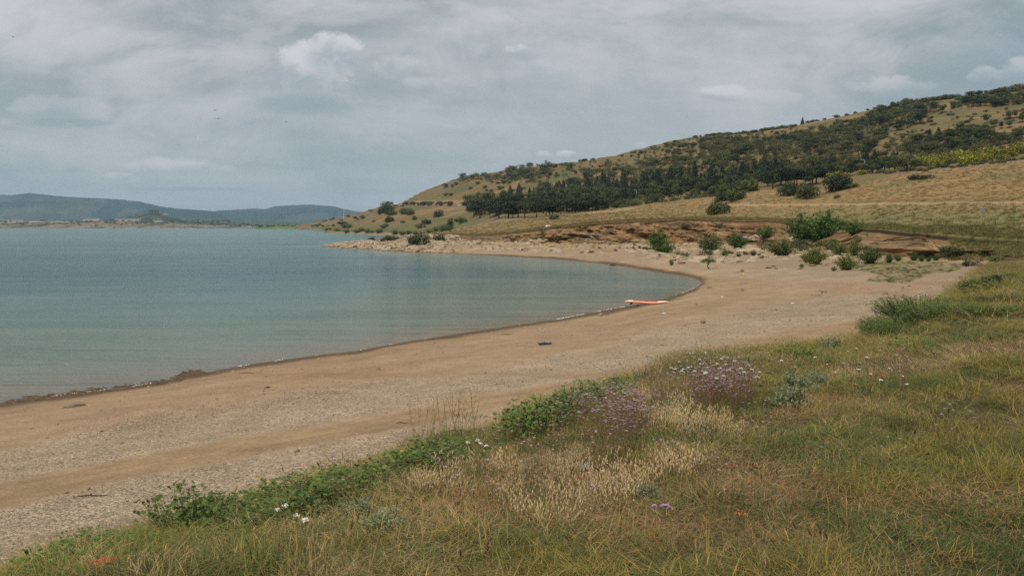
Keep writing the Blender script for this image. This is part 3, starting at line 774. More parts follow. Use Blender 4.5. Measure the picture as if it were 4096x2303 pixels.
# ------------------------------------------------------------------ lake
lk_s = np.concatenate([np.arange(-2.2, -0.64, .08), np.arange(-0.64, 0.64, .004), np.arange(0.64, 2.2, .08)])
lk_Y = np.concatenate([np.geomspace(6, 300, 150), np.geomspace(303, 9000, 60)])
gs, gy = np.meshgrid(lk_s, lk_Y)
wx_, wy_ = gs * gy, gy
yn = np.interp(gs, sc1, kn[0]); yf = np.interp(gs, sc1, kfar[0])
s_t = (323 - 512) / F
d_far = np.where(gs < s_t, np.hypot((gs - s_t) * gy, gy - 272), np.where(gy < yf, yf - gy, np.clip(gy - 325, 0, None) * .6))
d_sh = np.clip(np.minimum(gy - yn, d_far * (1 + 2.0 * sm(gs, -.12, -.20))), 0, 1e4)
d_sh = d_sh * (1 + .5 * fbm(wx_ / 6, wy_ / 6, 3, 91))
deep = np.array([.034, .100, .105]); mid = np.array([.10, .185, .145]); silt_ = np.array([.19, .155, .105])
wc_ = np.zeros((*gs.shape, 3)) + deep
wc_ = cmix(wc_, mid, 1 - sm(d_sh, 6, 75))
wc_ = cmix(wc_, np.array([.055, .16, .14]), sm(wy_, 140, 700) * .8)
wc_ = cmix(wc_, silt_, (1 - sm(d_sh, 0.0, 11)) * .92)
wc_ = cmix(wc_, silt_ * 1.0, (1 - sm(d_sh, 5, 60)) * .42)
V = np.stack([wx_, wy_, 0 * gs], -1).reshape(-1, 3)
lake = link('water', mesh_np('water', V, grid_quads(*gs.shape), None, wc_.reshape(-1, 3), True), M['water'])
tag(lake, kind='structure')
# lake bed / land beyond, so that no edge of the world shows
gz = np.zeros_like(gs) - 6
bedV = np.stack([wx_, wy_, gz], -1).reshape(-1, 3)
bed = link('lake_bed', mesh_np('lake_bed', bedV, grid_quads(*gs.shape), None, np.tile([.2, .16, .11, .2], (bedV.shape[0], 1)), False), M['ground'])
tag(bed, kind='structure')
#==PART3==
# ------------------------------------------------------------------ plant meshes
def leaves(mb, P, size, rng, C, flat=0.0, elong=1.6, out=None):
    """one small folded leaf face per point"""
    n = len(P)
    nrm = rng.normal(size=(n, 3))
    if out is not None: nrm = nrm * .75 + out * 1.1
    nrm[:, 2] = nrm[:, 2] * (1 - flat) + flat * 1.5 + .25
    nrm /= np.linalg.norm(nrm, axis=1)[:, None] + 1e-9
    a = rng.normal(size=(n, 3)); a -= (a * nrm).sum(1)[:, None] * nrm
    a /= np.linalg.norm(a, axis=1)[:, None] + 1e-9
    b = np.cross(nrm, a)
    sz = (size * rng.uniform(.6, 1.3, n))[:, None]
    a = a * sz * elong; b = b * sz
    V = np.stack([P - a, P - b * .8 + nrm * sz * .15, P + a, P + b * .8 + nrm * sz * .15], 1).reshape(-1, 3)
    Q = np.arange(4 * n).reshape(n, 4)
    mb.add(V, Q, None, np.repeat(C, 4, 0))
def blob_points(rng, c, r, n, shell=.55):
    d = rng.normal(size=(n, 3)); d /= np.linalg.norm(d, axis=1)[:, None]
    rad = (shell + (1 - shell) * rng.random(n)) * (1 + .18 * rng.normal(size=n))
    return np.array(c) + d * rad[:, None] * np.array(r), d
def varcol(rng, n, a=.35, clump=1.0):
    v = clump * (1 + a * (rng.random(n) - .5) * 2)
    return np.stack([v * (1 + .15 * (rng.random(n) - .3)), v, v * .95], 1)

def trunk_mesh(seed, h, r, limbs=5, spread=.3, lean=.05, z0=.35):
    rng = np.random.default_rng(seed); mb = MB()
    pts = [(0, 0, -.04)]; rad = [r * 1.3]
    x = y = 0
    for i in range(1, 6):
        x += rng.normal() * lean * .3; y += rng.normal() * lean * .3
        pts.append((x, y, h * i / 5)); rad.append(r * (1 - .72 * i / 5))
    mb.tube(pts, rad, 6)
    for i in range(limbs):
        t = z0 + (1 - z0) * (i + .5) / limbs
        k = min(int(t * 5), 4); p = np.array(pts[k]) + (np.array(pts[k + 1]) - np.array(pts[k])) * (t * 5 - k)
        an = i * 2.4 + rng.random(); sp = spread * (1 - .4 * t) * rng.uniform(.7, 1.1)
        q = p + np.array([math.cos(an) * sp * .5, math.sin(an) * sp * .5, sp * .35]); e = p + np.array([math.cos(an) * sp, math.sin(an) * sp, sp * .65])
        mb.tube([p, q, e], [r * .4, r * .28, r * .1], 4)
    return mb.mesh('trunk', True)
def crown_blobs(seed, blobs, n, size, flat=0, elong=1.5, shell=.5):
    rng = np.random.default_rng(seed); mb = MB()
    tot = sum(b[1][0] * b[1][1] + b[1][0] * b[1][2] for b in blobs)
    for c, r in blobs:
        k = max(30, int(n * (r[0] * r[1] + r[0] * r[2]) / tot))
        P, d = blob_points(rng, c, r, k, shell)
        leaves(mb, P, size, rng, varcol(rng, k, .35, rng.uniform(.72, 1.3)), flat, elong, d)
    return mb.mesh('crown')
def cr_broad(seed, n=1500, size=.022, low=.3, w_=.42):
    rng = np.random.default_rng(seed); bl = []
    for i in range(int(rng.integers(9, 14))):
        an = rng.random() * 6.28; rr = w_ * math.sqrt(rng.random()) * .8
        z = low + (1 - low) * rng.uniform(.2, .85) * (1 - .35 * (rr / w_) ** 2)
        q = rng.uniform(.11, .21)
        bl.append(((math.cos(an) * rr, math.sin(an) * rr, z), (q * 1.15, q * 1.15, q * .8)))
    return crown_blobs(seed, bl, n, size)
def cr_bush(seed, n=1100, size=.05, w_=.75):
    rng = np.random.default_rng(seed); bl = [((0, 0, .36), (w_ * .55, w_ * .55, .42))]
    for i in range(int(rng.integers(6, 10))):
        an = rng.random() * 6.28; rr = w_ * rng.uniform(.35, .85)
        q = rng.uniform(.2, .34)
        bl.append(((math.cos(an) * rr, math.sin(an) * rr, rng.uniform(.15, .68) * (1 - .4 * rr / w_)), (q * 1.1, q * 1.1, q)))
    return crown_blobs(seed, bl, n, size, shell=.6)
def cr_conifer(seed, n=1500, size=.018, base=.06, w_=.2, ragged=.25):
    rng = np.random.default_rng(seed); mb = MB()
    z = base + (1 - base) * (1 - np.sqrt(rng.random(n)) * 1.0)
    lay_ = np.floor(z * 17) / 17; fr = (z - lay_) * 17
    an = rng.random(n) * 6.283
    lob = 1 + ragged * np.sin(an * 5 + lay_ * 40) + ragged * .6 * np.sin(an * 3 - lay_ * 70)
    env = w_ * (1 - (z - base) / (1 - base)) ** .85 * (1.15 - .4 * fr) * lob + .008
    r = env * np.sqrt(rng.uniform(.35, 1.1, n))
    P = np.stack([np.cos(an) * r, np.sin(an) * r, z - .06 * r / w_], 1)
    out = np.stack([np.cos(an), np.sin(an), .3 + 0 * an], 1)
    leaves(mb, P, size, rng, varcol(rng, n, .35), 0, 2.0, out)
    return mb.mesh('crown')
def cr_pine(seed, n=1500, size=.022):
    rng = np.random.default_rng(seed); bl = []
    for i in range(int(rng.integers(9, 13))):
        an = rng.random() * 6.28; rr = .36 * math.sqrt(rng.random())
        z = rng.uniform(.38, .86) if i < 6 else rng.uniform(.62, .9)
        q = rng.uniform(.12, .2)
        bl.append(((math.cos(an) * rr, math.sin(an) * rr, z - .25 * rr), (q * 1.2, q * 1.2, q * .62)))
    return crown_blobs(seed, bl, n, size, 0, 1.8, .45)
def cr_column(seed, n=1300, size=.022):
    rng = np.random.default_rng(seed); bl = []
    for i in range(10):
        z = .18 + i * .08; q = .16 * math.sin(math.pi * min(.95, z * .8 + .12)) + .04
        an = rng.random() * 6.28
        bl.append(((math.cos(an) * .06, math.sin(an) * .06, z), (q, q, .12)))
    return crown_blobs(seed, bl, n, size)
def cr_spray(seed, stems=26, n=1100, size=.03, w_=.55, el=2.6):
    """upright willow / tamarisk spray: leaves set along many rising stems"""
    rng = np.random.default_rng(seed); mb = MB(); tw = MB()
    per = n // stems
    for i in range(stems):
        an = rng.random() * 6.28; sp = w_ * math.sqrt(rng.uniform(.02, 1)); hh = (1 - .55 * (sp / w_) ** 2) * rng.uniform(.45, 1.0)
        e = np.array([math.cos(an) * sp, math.sin(an) * sp, hh])
        b_ = np.array([math.cos(an) * .04, math.sin(an) * .04, 0]); m_ = (b_ + e) / 2 * np.array([.75, .75, 1.15])
        tw.tube([b_, m_, e], [.012, .008, .003], 4)
        t = rng.uniform(.12, 1.0, per)
        P = (1 - t)[:, None] ** 2 * b_ + (2 * t * (1 - t))[:, None] * m_ + (t ** 2)[:, None] * e + rng.normal(size=(per, 3)) * .06
        leaves(mb, P, size, rng, varcol(rng, per, .3, rng.uniform(.8, 1.2)), 0, el)
    return mb.mesh('foliage'), tw.mesh('stem')

NV = 5
LIB = {}
def lib(kind, crowns, trunks, cm, pw='crown'):
    for c in crowns:
        if not c.materials: c.materials.append(M[cm])
    for t_ in trunks:
        if t_ is not None and not t_.materials: t_.materials.append(M['bark'])
    LIB[kind] = (crowns, trunks)
lib('conifer', [cr_conifer(100 + i, 1700, .017, .05, [.2, .15, .24, .17, .28][i], .25) for i in range(5)], [trunk_mesh(200 + i, .9, .018, 3, .1) for i in range(5)], 'conifer')
lib('pine', [cr_pine(120 + i) for i in range(5)], [trunk_mesh(220 + i, .8, .025, 5, .3, .06) for i in range(5)], 'pine')
lib('broad', [cr_broad(140 + i) for i in range(5)], [trunk_mesh(240 + i, .75, .028, 6, .35, .08, .25) for i in range(5)], 'broad')
lib('scrubtree', [cr_broad(160 + i, 900, .02, .3, .46) for i in range(5)], [trunk_mesh(260 + i, .8, .018, 7, .4, .12, .2) for i in range(5)], 'scrub')
lib('bush', [cr_bush(180 + i, 900, .05) for i in range(5)], [None] * 5, 'scrub')
lib('darkbush', [cr_bush(190 + i, 1700, .036) for i in range(3)], [None] * 3, 'broad')
lib('yellow', [cr_bush(186 + i, 1500, .045, .8) for i in range(4)], [None] * 4, 'yellow')
sp1 = [cr_spray(300 + i, 60, 3000, .022, .72, 2.0) for i in range(4)]
lib('willow', [a for a, b in sp1], [b for a, b in sp1], 'willow')
sp2 = [cr_spray(310 + i, 50, 2400, .032, .8, 1.7) for i in range(3)]
lib('ailanthus', [a for a, b in sp2], [b for a, b in sp2], 'ailanthus')
lib('column', [cr_column(330)], [trunk_mesh(331, .9, .02, 4, .1)], 'broad')

def plant(kind, name, loc, h, label, cat, group=None, wid=1.0, var=None, parts=True):
    crowns, trunks = LIB[kind]
    asp = random.uniform(.8, 1.3)
    i = random.randrange(len(crowns)) if var is None else var % len(crowns)
    rz = random.random() * 6.28
    sc = (float(h * wid * asp), float(h * wid / asp ** .5), float(h))
    if parts and trunks[i] is not None:
        root = empty(name, loc, rz, sc)
        link('crown' if crowns[i].name.startswith('crown') else 'foliage', crowns[i], None, root)
        link('trunk' if crowns[i].name.startswith('crown') else 'stem', trunks[i], None, root)
    else:
        root = link(name, crowns[i], None, None, loc, sc, rz)
    return tag(root, label, cat, group)

def ground_at(px, py):
    """visible ground at a pixel: near sheet first, then the hill"""
    s0, k = sk(px, py)
    j = int(np.clip(np.interp(s0, T1.s, np.arange(len(T1.s))), 0, len(T1.s) - 1))
    kk = (T1.Z[:, j] - H) / T1.Y[:, j]
    if kk.max() >= k: return T1.hit(px, py)
    return T2.hit(px, py)

# ------------------------------------------------------------------ instanced stuff (grass, gravel, far woods)
def scatter(name, P, rot, scl, idx, meshes, label=None):
    """ONE stuff object: geometry nodes put the source meshes on its points"""
    P = np.asarray(P, np.float32); n = len(P)
    me = bpy.data.meshes.new(name)
    me.vertices.add(n); me.vertices.foreach_set('co', P.ravel())
    a = me.attributes.new('rot', 'FLOAT_VECTOR', 'POINT'); a.data.foreach_set('vector', np.asarray(rot, np.float32).ravel())
    scl = np.asarray(scl, np.float32)
    if scl.ndim == 1: scl = np.stack([scl] * 3, 1)
    a = me.attributes.new('scl', 'FLOAT_VECTOR', 'POINT'); a.data.foreach_set('vector', scl.ravel())
    a = me.attributes.new('pick', 'INT', 'POINT'); a.data.foreach_set('value', np.asarray(idx, np.int32))
    o = link(name, me)
    ng = bpy.data.node_groups.new('scatter_' + name, 'GeometryNodeTree')
    ng.interface.new_socket(name='Geometry', in_out='INPUT', socket_type='NodeSocketGeometry')
    ng.interface.new_socket(name='Geometry', in_out='OUTPUT', socket_type='NodeSocketGeometry')
    g = NT(ng)
    gi = g.n('NodeGroupInput'); go = g.n('NodeGroupOutput')
    ar = g.n('GeometryNodeInputNamedAttribute', data_type='FLOAT_VECTOR'); ar.inputs['Name'].default_value = 'rot'
    as_ = g.n('GeometryNodeInputNamedAttribute', data_type='FLOAT_VECTOR'); as_.inputs['Name'].default_value = 'scl'
    ai = g.n('GeometryNodeInputNamedAttribute', data_type='INT'); ai.inputs['Name'].default_value = 'pick'
    er = g.n('FunctionNodeEulerToRotation'); g.l(ar.outputs[0], er.inputs[0])
    jn = g.n('GeometryNodeJoinGeometry')
    for k, sm_ in enumerate(meshes):
        src = bpy.data.objects.get('source_' + sm_.name) or bpy.data.objects.new('source_' + sm_.name, sm_)   # never linked to the scene
        oi = g.n('GeometryNodeObjectInfo'); oi.inputs['Object'].default_value = src
        oi.inputs['As Instance'].default_value = True
        ip = g.n('GeometryNodeInstanceOnPoints')
        cp = g.n('FunctionNodeCompare', data_type='INT', operation='EQUAL')
        ia = [s_ for s_ in cp.inputs if s_.type == 'INT']
        g.l(ai.outputs[0], ia[0]); ia[1].default_value = k
        g.l(gi.outputs[0], ip.inputs['Points']); g.l(cp.outputs[0], ip.inputs['Selection'])
        g.l(oi.outputs['Geometry'], ip.inputs['Instance'])
        g.l(er.outputs[0], ip.inputs['Rotation']); g.l(as_.outputs[0], ip.inputs['Scale'])
        g.l(ip.outputs[0], jn.inputs[0])
    g.l(jn.outputs[0], go.inputs[0])
    md = o.modifiers.new('scatter', 'NODES'); md.node_group = ng
    return tag(o, label, kind='stuff')

# ------------------------------------------------------------------ the wooded hill
D = lambda x, y: (x * .39768, y * .39768)
Z2 = lambda x, y: ((1200 + x * .38820) / 4, (600 + y * .38820) / 4)
Z3 = lambda x, y: ((2000 + x * .41442) / 4, (500 + y * .41442) / 4)
Z4 = lambda x, y: ((2800 + x * .55243) / 4, (300 + y * .55243) / 4)
def rnd_in(poly, n, rng, jit=0):
    xs = [p[0] for p in poly]; ys = [p[1] for p in poly]; out = []
    while len(out) < n:
        x = rng.uniform(min(xs), max(xs), 400); y = rng.uniform(min(ys), max(ys), 400)
        ok = inpoly(x, y, poly)
        out += list(zip(x[ok], y[ok]))
    return out[:n]
def on_hill(px, py):
    return T2.hit(px, py)
def zone(kind, name, pts, hpx, label, cat, group, wid=1.0, jh=.3, hitf=on_hill, parts=True):
    """plants standing at these pixels' ground points; hpx = height in 1024-wide pixels"""
    for (px, py) in pts:
        P = hitf(px, py)
        h = hpx * random.uniform(1 - jh, 1 + jh) * P[1] / F
        plant(kind, name, (P[0], P[1], P[2] - .03 * h), h, label, cat, group, wid * random.uniform(.85, 1.2), None, parts)
rw = np.random.default_rng(5)
def along(pts, n, jy=.6, jx=.4):
    xs = np.array([p[0] for p in pts]); ys = np.array([p[1] for p in pts])
    t = np.linspace(xs[0], xs[-1], n) + rw.normal(size=n) * jx * abs(xs[-1] - xs[0]) / max(n, 2)
    return [(float(x), float(np.interp(x, xs, ys) + rw.normal() * jy)) for x in t]

# A: the pine grove beyond the spit
zone('pine', 'pine_tree', along([D(1197, 549), D(1250, 549), D(1330, 546), D(1400, 543), D(1490, 536)], 17, .5), 18.5, 'dark round crowned pine in the front row of the grove past the spit', 'pine tree', 'front row pines of the grove past the spit', 1.25, .15)
zone('pine', 'pine_tree', along([D(1200, 540), D(1300, 536), D(1500, 530)], 26, .8), 18, 'dark pine deeper in the grove past the spit behind the front row', 'pine tree', 'back row pines of the grove past the spit', 1.25, .2)
zone('broad', 'broadleaf_tree', along([D(1190, 531), D(1275, 530)], 7, .8), 18, 'tall dark broadleaf tree at the road side end of the pine grove', 'tree', 'broadleaf trees at the left end of the pine grove', 1.1, .2)
# C: dark thicket running up from the grove to the stone pines
zone('broad', 'broadleaf_tree', rnd_in([D(1340, 528), D(1345, 498), D(1500, 492), D(1570, 505), D(1490, 528)], 38, rw), 14, 'dark tree in the thick wood between the pine grove and the cypresses', 'tree', 'dark trees between the grove and the cypresses', 1.25)
zone('darkbush', 'bush', along([D(1500, 527), D(1600, 520), D(1700, 510), D(1800, 501), D(1875, 495)], 30, 1.2), 8, 'dense dark bush in the thick hedge along the top of the dry meadow', 'bush', 'dark bushes edging the top of the meadow', .75)
zone('broad', 'broadleaf_tree', rnd_in([D(1560, 512), D(1620, 482), D(1880, 462), D(1880, 492), D(1700, 505)], 44, rw), 13, 'dark low tree packed behind the hedge along the dry meadow', 'tree', 'dark trees behind the meadow hedge', 1.25)
zone('pine', 'pine_tree', [D(1517, 527)], 13, 'squat round pine alone beside the bald yellow bank of the meadow', 'pine tree', None, 1.3, 0)
# B: cypresses and firs
zone('conifer', 'conifer', along([D(1385, 498), D(1430, 492), D(1480, 488)], 9, 1.2), 17, 'dark pointed conifer in the left clump above the pine grove', 'conifer', 'conifers in the left clump above the grove', 1.25, .2)
zone('conifer', 'conifer', along([D(1500, 495), D(1560, 497), D(1620, 486)], 12, 1.8), 23, 'tall dark cypress in the middle clump with the highest tip', 'conifer', 'tall cypresses of the middle clump', 1.05, .2)
zone('conifer', 'conifer', along([D(1640, 484), D(1720, 474), D(1800, 462), D(1880, 450), D(1960, 444)], 30, 3.0), 18, 'dark conifer scattered through the wood above the meadow hedge', 'conifer', 'conifers scattered in the middle wood', 1.2, .3)
zone('conifer', 'conifer', [D(1305, 492), D(1332, 497), D(1283, 496), D(1342, 498)], 13, 'small conifer standing on open slope left of the cypress clumps', 'conifer', 'small conifers on the open slope left of the cypresses', 1.3, .2)
zone('conifer', 'conifer', [Z4(950, 655), Z4(1150, 660), Z4(1185, 650), Z4(1205, 640), Z4(1262, 640), Z4(1350, 650), Z4(1400, 632), Z4(1425, 640), Z4(300, 700), Z4(410, 690), Z4(90, 690)], 12, 'small dark fir between the woods and the terraced dry slope', 'conifer', 'small firs below the terraced slope', 1.5, .25)
zone('conifer', 'conifer', [Z4(1725, 460), Z4(1660, 470)], 12, 'dark pointed fir at the left end of the upper right wood', 'conifer', 'two firs at the left end of the upper right wood', 1.9, .1)
# E: the stone pines
zone('pine', 'stone_pine', [Z4(95, 850)], 19, 'lone umbrella pine with bare trunk beside the street lamp', 'pine tree', None, 1.0, 0)
zone('pine', 'stone_pine', along([Z4(480, 815), Z4(650, 800), Z4(860, 790)], 11, .8), 21, 'big dark umbrella pine in the clump above the meadow mound', 'pine tree', 'umbrella pines above the meadow mound', 1.25, .12)
zone('broad', 'broadleaf_tree', along([Z4(900, 750), Z4(1000, 735), Z4(1130, 715), Z4(1300, 705), Z4(1560, 690)], 22, 1.2), 14, 'dark round tree along the foot of the hill right of the umbrella pines', 'tree', 'dark trees right of the umbrella pines', 1.3, .2)
# D: main slope
polyD = [D(1400, 462), D(1540, 440), D(1640, 415), D(1760, 395), D(1880, 372), D(2040, 335), D(2180, 300), D(2310, 262), D(2360, 272), D(2330, 300), D(2230, 345), D(2190, 372), D(2230, 398), D(2180, 425), D(2050, 448), D(1880, 465), D(1700, 485), D(1500, 482)]
zone('scrubtree', 'hill_tree', rnd_in(polyD, 110, rw), 9.5, 'grey green tree in the broad wood climbing the middle slope', 'tree', 'grey green trees of the middle slope wood', 1.35, .35)
zone('broad', 'hill_tree', rnd_in(polyD, 80, rw), 9.5, 'darker tree in the broad wood climbing the middle slope', 'tree', 'darker trees of the middle slope wood', 1.3, .35)
zone('yellow', 'yellow_bush', rnd_in([D(1640, 430), D(1720, 400), D(1900, 390), D(1900, 430), D(1760, 450)], 16, rw), 4.5, 'yellowish bush among darker trees on the middle slope', 'bush', 'yellowish bushes on the middle slope', .9, .3)
polyG = [Z4(1480, 560), Z4(1500, 500), Z4(1680, 470), Z4(1850, 400), Z4(2100, 390), Z4(2200, 440), Z4(2346, 400), Z4(2346, 480), Z4(2000, 550), Z4(1650, 590)]
zone('broad', 'hill_tree', rnd_in(polyG, 40, rw), 10, 'dark tree in the wood band under the terraced slope at right', 'tree', 'dark trees under the terraced slope at right', 1.3, .3)
zone('scrubtree', 'hill_tree', rnd_in([Z4(1100, 540), Z4(1250, 480), Z4(1480, 470), Z4(1600, 510), Z4(1500, 620), Z4(1200, 610)], 30, rw), 8, 'thin orchard like tree on the open slope below the terraces', 'tree', 'thin trees on the open slope below the terraces', 1.2, .25)
# F: yellow green bushes
zone('yellow', 'yellow_bush', [Z4(375, 840)], 18, 'large yellow green bush left of the umbrella pine clump', 'bush', None, .8, 0)
zone('yellow', 'yellow_bush', [Z4(1000, 768)], 14, 'dull olive bush mound between the umbrella pines and the meadow', 'bush', None, .9, 0)
zone('yellow', 'yellow_bush', [Z4(1165, 722), Z4(1235, 690)], 7, 'bright yellow green bush by the lamp behind the meadow', 'bush', 'two bright bushes by the lamp behind the meadow', 1.1, .1)
zone('yellow', 'yellow_bush', along([Z4(1600, 660), Z4(1800, 640), Z4(2000, 615), Z4(2200, 590), Z4(2346, 570)], 20, 1.6), 13, 'big yellow green bush in the hedge above the meadow at right', 'bush', 'yellow green bushes of the right hedge', .85, .2)
zone('bush', 'bush', along([Z4(1250, 715), Z4(1500, 700), Z4(1800, 672), Z4(2346, 610)], 24, .6), 4.5, 'low olive bush at the foot of the yellow green hedge', 'bush', 'low bushes at the foot of the right hedge', 1.3, .2)
# H, I: solitary and skyline trees at right
for (x, y, hh, lb) in [(1425, 405, 12.5, 'solitary dark pine on the terraced slope, the lower one'), (1555, 357, 12.5, 'dark pine left of a touching pair on the terraced slope'), (1602, 352, 13, 'dark pine right of a touching pair on the terraced slope'),
                       (1755, 275, 10, 'dark pine at the left end of the top right wood'), (1240, 520, 9, 'dark pine at the end of the thin orchard row'), (1310, 365, 11, 'dark pine leading the wood running up to the skyline')]:
    zone('pine', 'pine_tree', [Z4(x, y)], hh, lb, 'pine tree', None, 1.1, 0)
zone('pine', 'pine_tree', [Z4(2035, 172)], 10.5, 'big round pine rising over the skyline at top right', 'pine tree', None, 1.2, 0)
zone('broad', 'hill_tree', rnd_in([Z4(1100, 400), Z4(1200, 330), Z4(1340, 250), Z4(1480, 240), Z4(1500, 280), Z4(1350, 340), Z4(1200, 400)], 20, rw), 8, 'dark tree of the spur wood running up to the skyline', 'tree', 'dark trees of the spur wood', 1.3, .3)
zone('broad', 'hill_tree', rnd_in([Z4(1800, 250), Z4(1900, 170), Z4(2080, 170), Z4(2346, 150), Z4(2346, 210), Z4(2050, 235)], 20, rw), 8, 'dark tree of the wood just under the skyline at top right', 'tree', 'dark trees of the top right wood', 1.4, .3)
zone('broad', 'hill_tree', [Z4(2120, 380), Z4(2180, 390), Z4(2240, 385), Z4(2290, 310), Z4(2330, 345), Z4(2250, 320), Z4(2080, 350), Z4(2340, 300)], 10, 'dark tree near the right edge above the wood band', 'tree', 'dark trees near the right edge above the wood band', 1.0, .3)
# J: skyline
zone('bush', 'skyline_bush', along([Z4(40, 440), Z4(330, 412), Z4(700, 372)], 40, .25), 3.2, 'small green bush on the skyline, in the long row left of the lone fir', 'bush', 'skyline bushes left of the lone fir', 1.3, .35)
zone('conifer', 'conifer', [Z4(742, 352)], 7.5, 'lone little fir standing on the skyline', 'conifer', None, 1.5, 0)
zone('bush', 'skyline_bush', [Z4(840, 333), Z4(900, 322), Z4(985, 303), Z4(1065, 292), Z4(1125, 273), Z4(1215, 255), Z4(1270, 245), Z4(780, 345), Z4(805, 340)], 3, 'single bush dotted along the skyline right of the lone fir', 'bush', 'single bushes dotted on the skyline', 1.3, .3)
zone('bush', 'skyline_bush', along([Z4(1450, 208), Z4(1600, 186), Z4(1760, 168), Z4(1840, 150)], 26, .3), 5, 'green bush in the continuous row on the right skyline', 'bush', 'bushes of the right skyline row', 1.1, .3)
zone('bush', 'skyline_bush', along([Z4(2100, 138), Z4(2240, 120), Z4(2346, 100)], 15, .3), 6.5, 'tall bush on the skyline right of the big round pine', 'bush', 'tall bushes on the skyline at far right', 1.1, .3)
zone('bush', 'skyline_bush', [Z3(770, 352), Z3(815, 346), Z3(895, 335), Z3(1270, 272), Z3(1355, 262), Z3(1600, 185), Z3(1690, 163), Z3(1885, 118), Z3(1995, 108), Z3(1180, 300), Z3(1300, 268)], 2.8, 'small bush on the skyline of the middle ridge', 'bush', 'small bushes on the middle ridge skyline', 1.3, .3)
# K: scattered shrubs
zone('bush', 'shrub', rnd_in([Z4(0, 560), Z4(0, 460), Z4(300, 440), Z4(700, 400), Z4(1080, 320), Z4(1150, 360), Z4(850, 470), Z4(500, 520)], 85, rw), 3.0, 'small round shrub dotted over the bare upper slope', 'shrub', 'shrubs dotted over the bare upper slope', 1.2, .6)
zone('bush', 'shrub', rnd_in([Z3(1250, 300), Z3(1500, 220), Z3(1900, 130), Z3(2400, 110), Z3(2400, 330), Z3(1700, 400), Z3(1300, 380)], 90, rw), 3.4, 'small grey green shrub on the slope over the middle wood', 'shrub', 'shrubs on the slope over the middle wood', 1.25, .6)
zone('bush', 'shrub', rnd_in([Z4(1400, 420), Z4(1500, 300), Z4(2200, 230), Z4(2300, 300), Z4(1900, 400), Z4(1600, 480)], 22, rw), 2.6, 'tiny shrub on the terraced right slope', 'shrub', 'tiny shrubs on the terraced slope', 1.3, .4)
# L: left hill
zone('scrubtree', 'thin_tree', along([Z2(1650, 308), Z2(1900, 305), Z2(2200, 300), Z2(2576, 250)], 62, 1.6), 5.6, 'small thin grey green tree in the band below the left hilltop', 'tree', 'thin trees below the left hilltop', 1.15, .3, parts=False)
zone('scrubtree', 'thin_tree', rnd_in([Z3(0, 540), Z3(60, 450), Z3(400, 400), Z3(700, 390), Z3(720, 460), Z3(400, 490), Z3(250, 540)], 40, rw), 7, 'thin tree of the scattered band above the open dry slope', 'tree', 'thin trees above the open dry slope', 1.2, .3)
zone('darkbush', 'bush', along([Z3(800, 450), Z3(1000, 440), Z3(1300, 425)], 16, .8), 4.5, 'dark bush in the strip along a terrace of the middle slope', 'bush', 'dark bushes along a terrace', 1.1, .3)
zone('darkbush', 'bush', [Z2(x, y) for x, y in ((2040, 345), (2100, 340), (2160, 335), (1920, 420), (1970, 425), (1560, 460), (1500, 465), (2060, 400), (2200, 420), (2300, 400), (1900, 385), (1830, 345), (1760, 400), (2400, 310), (2100, 445))], 4, 'dark bush on the left hillside above the road', 'bush', 'dark bushes on the left hillside above the road', 1.1, .3)
zone('pine', 'pine_tree', [Z2(1495, 390), Z2(1565, 388), Z2(1600, 365)], 4.5, 'little pine on the shoulder of the left hilltop', 'pine tree', 'three little pines on the left hilltop', 1.2, .15)
zone('bush', 'roadside_bush', [Z2(x, 560) for x in (1080, 1110, 1140, 1170, 1260, 1290, 1320, 1345, 1460, 1550, 1690, 1715, 1410, 1230)], 4, 'green bush beside the hillside road', 'bush', 'bushes beside the hillside road', 1.2, .3)
zone('broad', 'broadleaf_tree', [Z2(920, 578)], 6, 'lone round tree at the bend of the hillside road left of the truck', 'tree', None, 1.25, 0)
# left headland below the road
head = [(905, 632, 9, 'dark wide'), (835, 655, 5, 'small dark'), (870, 640, 7, 'dark'), (925, 672, 6, 'dark'), (975, 665, 4, 'low dark'), (925, 738, 5.5, 'round'), (1070, 660, 6, 'dark wide'), (1130, 668, 6, 'dark wide'),
        (1425, 688, 6.5, 'round dark'), (1175, 718, 4, 'small'), (1055, 748, 2.5, 'tiny'), (765, 738, 1.8, 'tiny'), (1298, 765, 5.5, 'round'), (1240, 800, 4.5, 'dark'), (1610, 738, 3.5, 'small'), (1662, 750, 6, 'upright'), (1707, 738, 3, 'tiny round')]
for (x, y, hh, ad) in head:
    zone('darkbush', 'bush', [Z2(x, y)], hh * 1.5, ad + ' green bush on the dry headland slope below the road', 'bush', 'bushes on the headland slope', .85, .05)
for (x, y, hh) in [(590, 850, 5.5), (640, 835, 5), (700, 850, 5.5), (745, 850, 4), (815, 850, 5.5), (980, 865, 6.5), (1060, 870, 5), (1120, 862, 5), (480, 850, 5), (385, 835, 4), (500, 800, 6.5), (860, 805, 5.5), (890, 785, 4), (275, 826, 3.5), (310, 820, 3), (1190, 870, 5), (1260, 865, 4), (1330, 850, 5), (1400, 835, 5), (460, 800, 6), (1500, 830, 9), (1470, 830, 8), (1540, 828, 8)]:
    zone('willow', 'waterside_shrub', [Z2(x, y)], hh, 'light green willow shrub along the water behind the rocky spit', 'shrub', 'willow shrubs along the water behind the spit', 1.25, .1, parts=False)
zone('column', 'poplar', [Z2(1553, 815)], 12, 'narrow upright tree among willow shrubs behind the spit', 'tree', None, 1.2, 0)
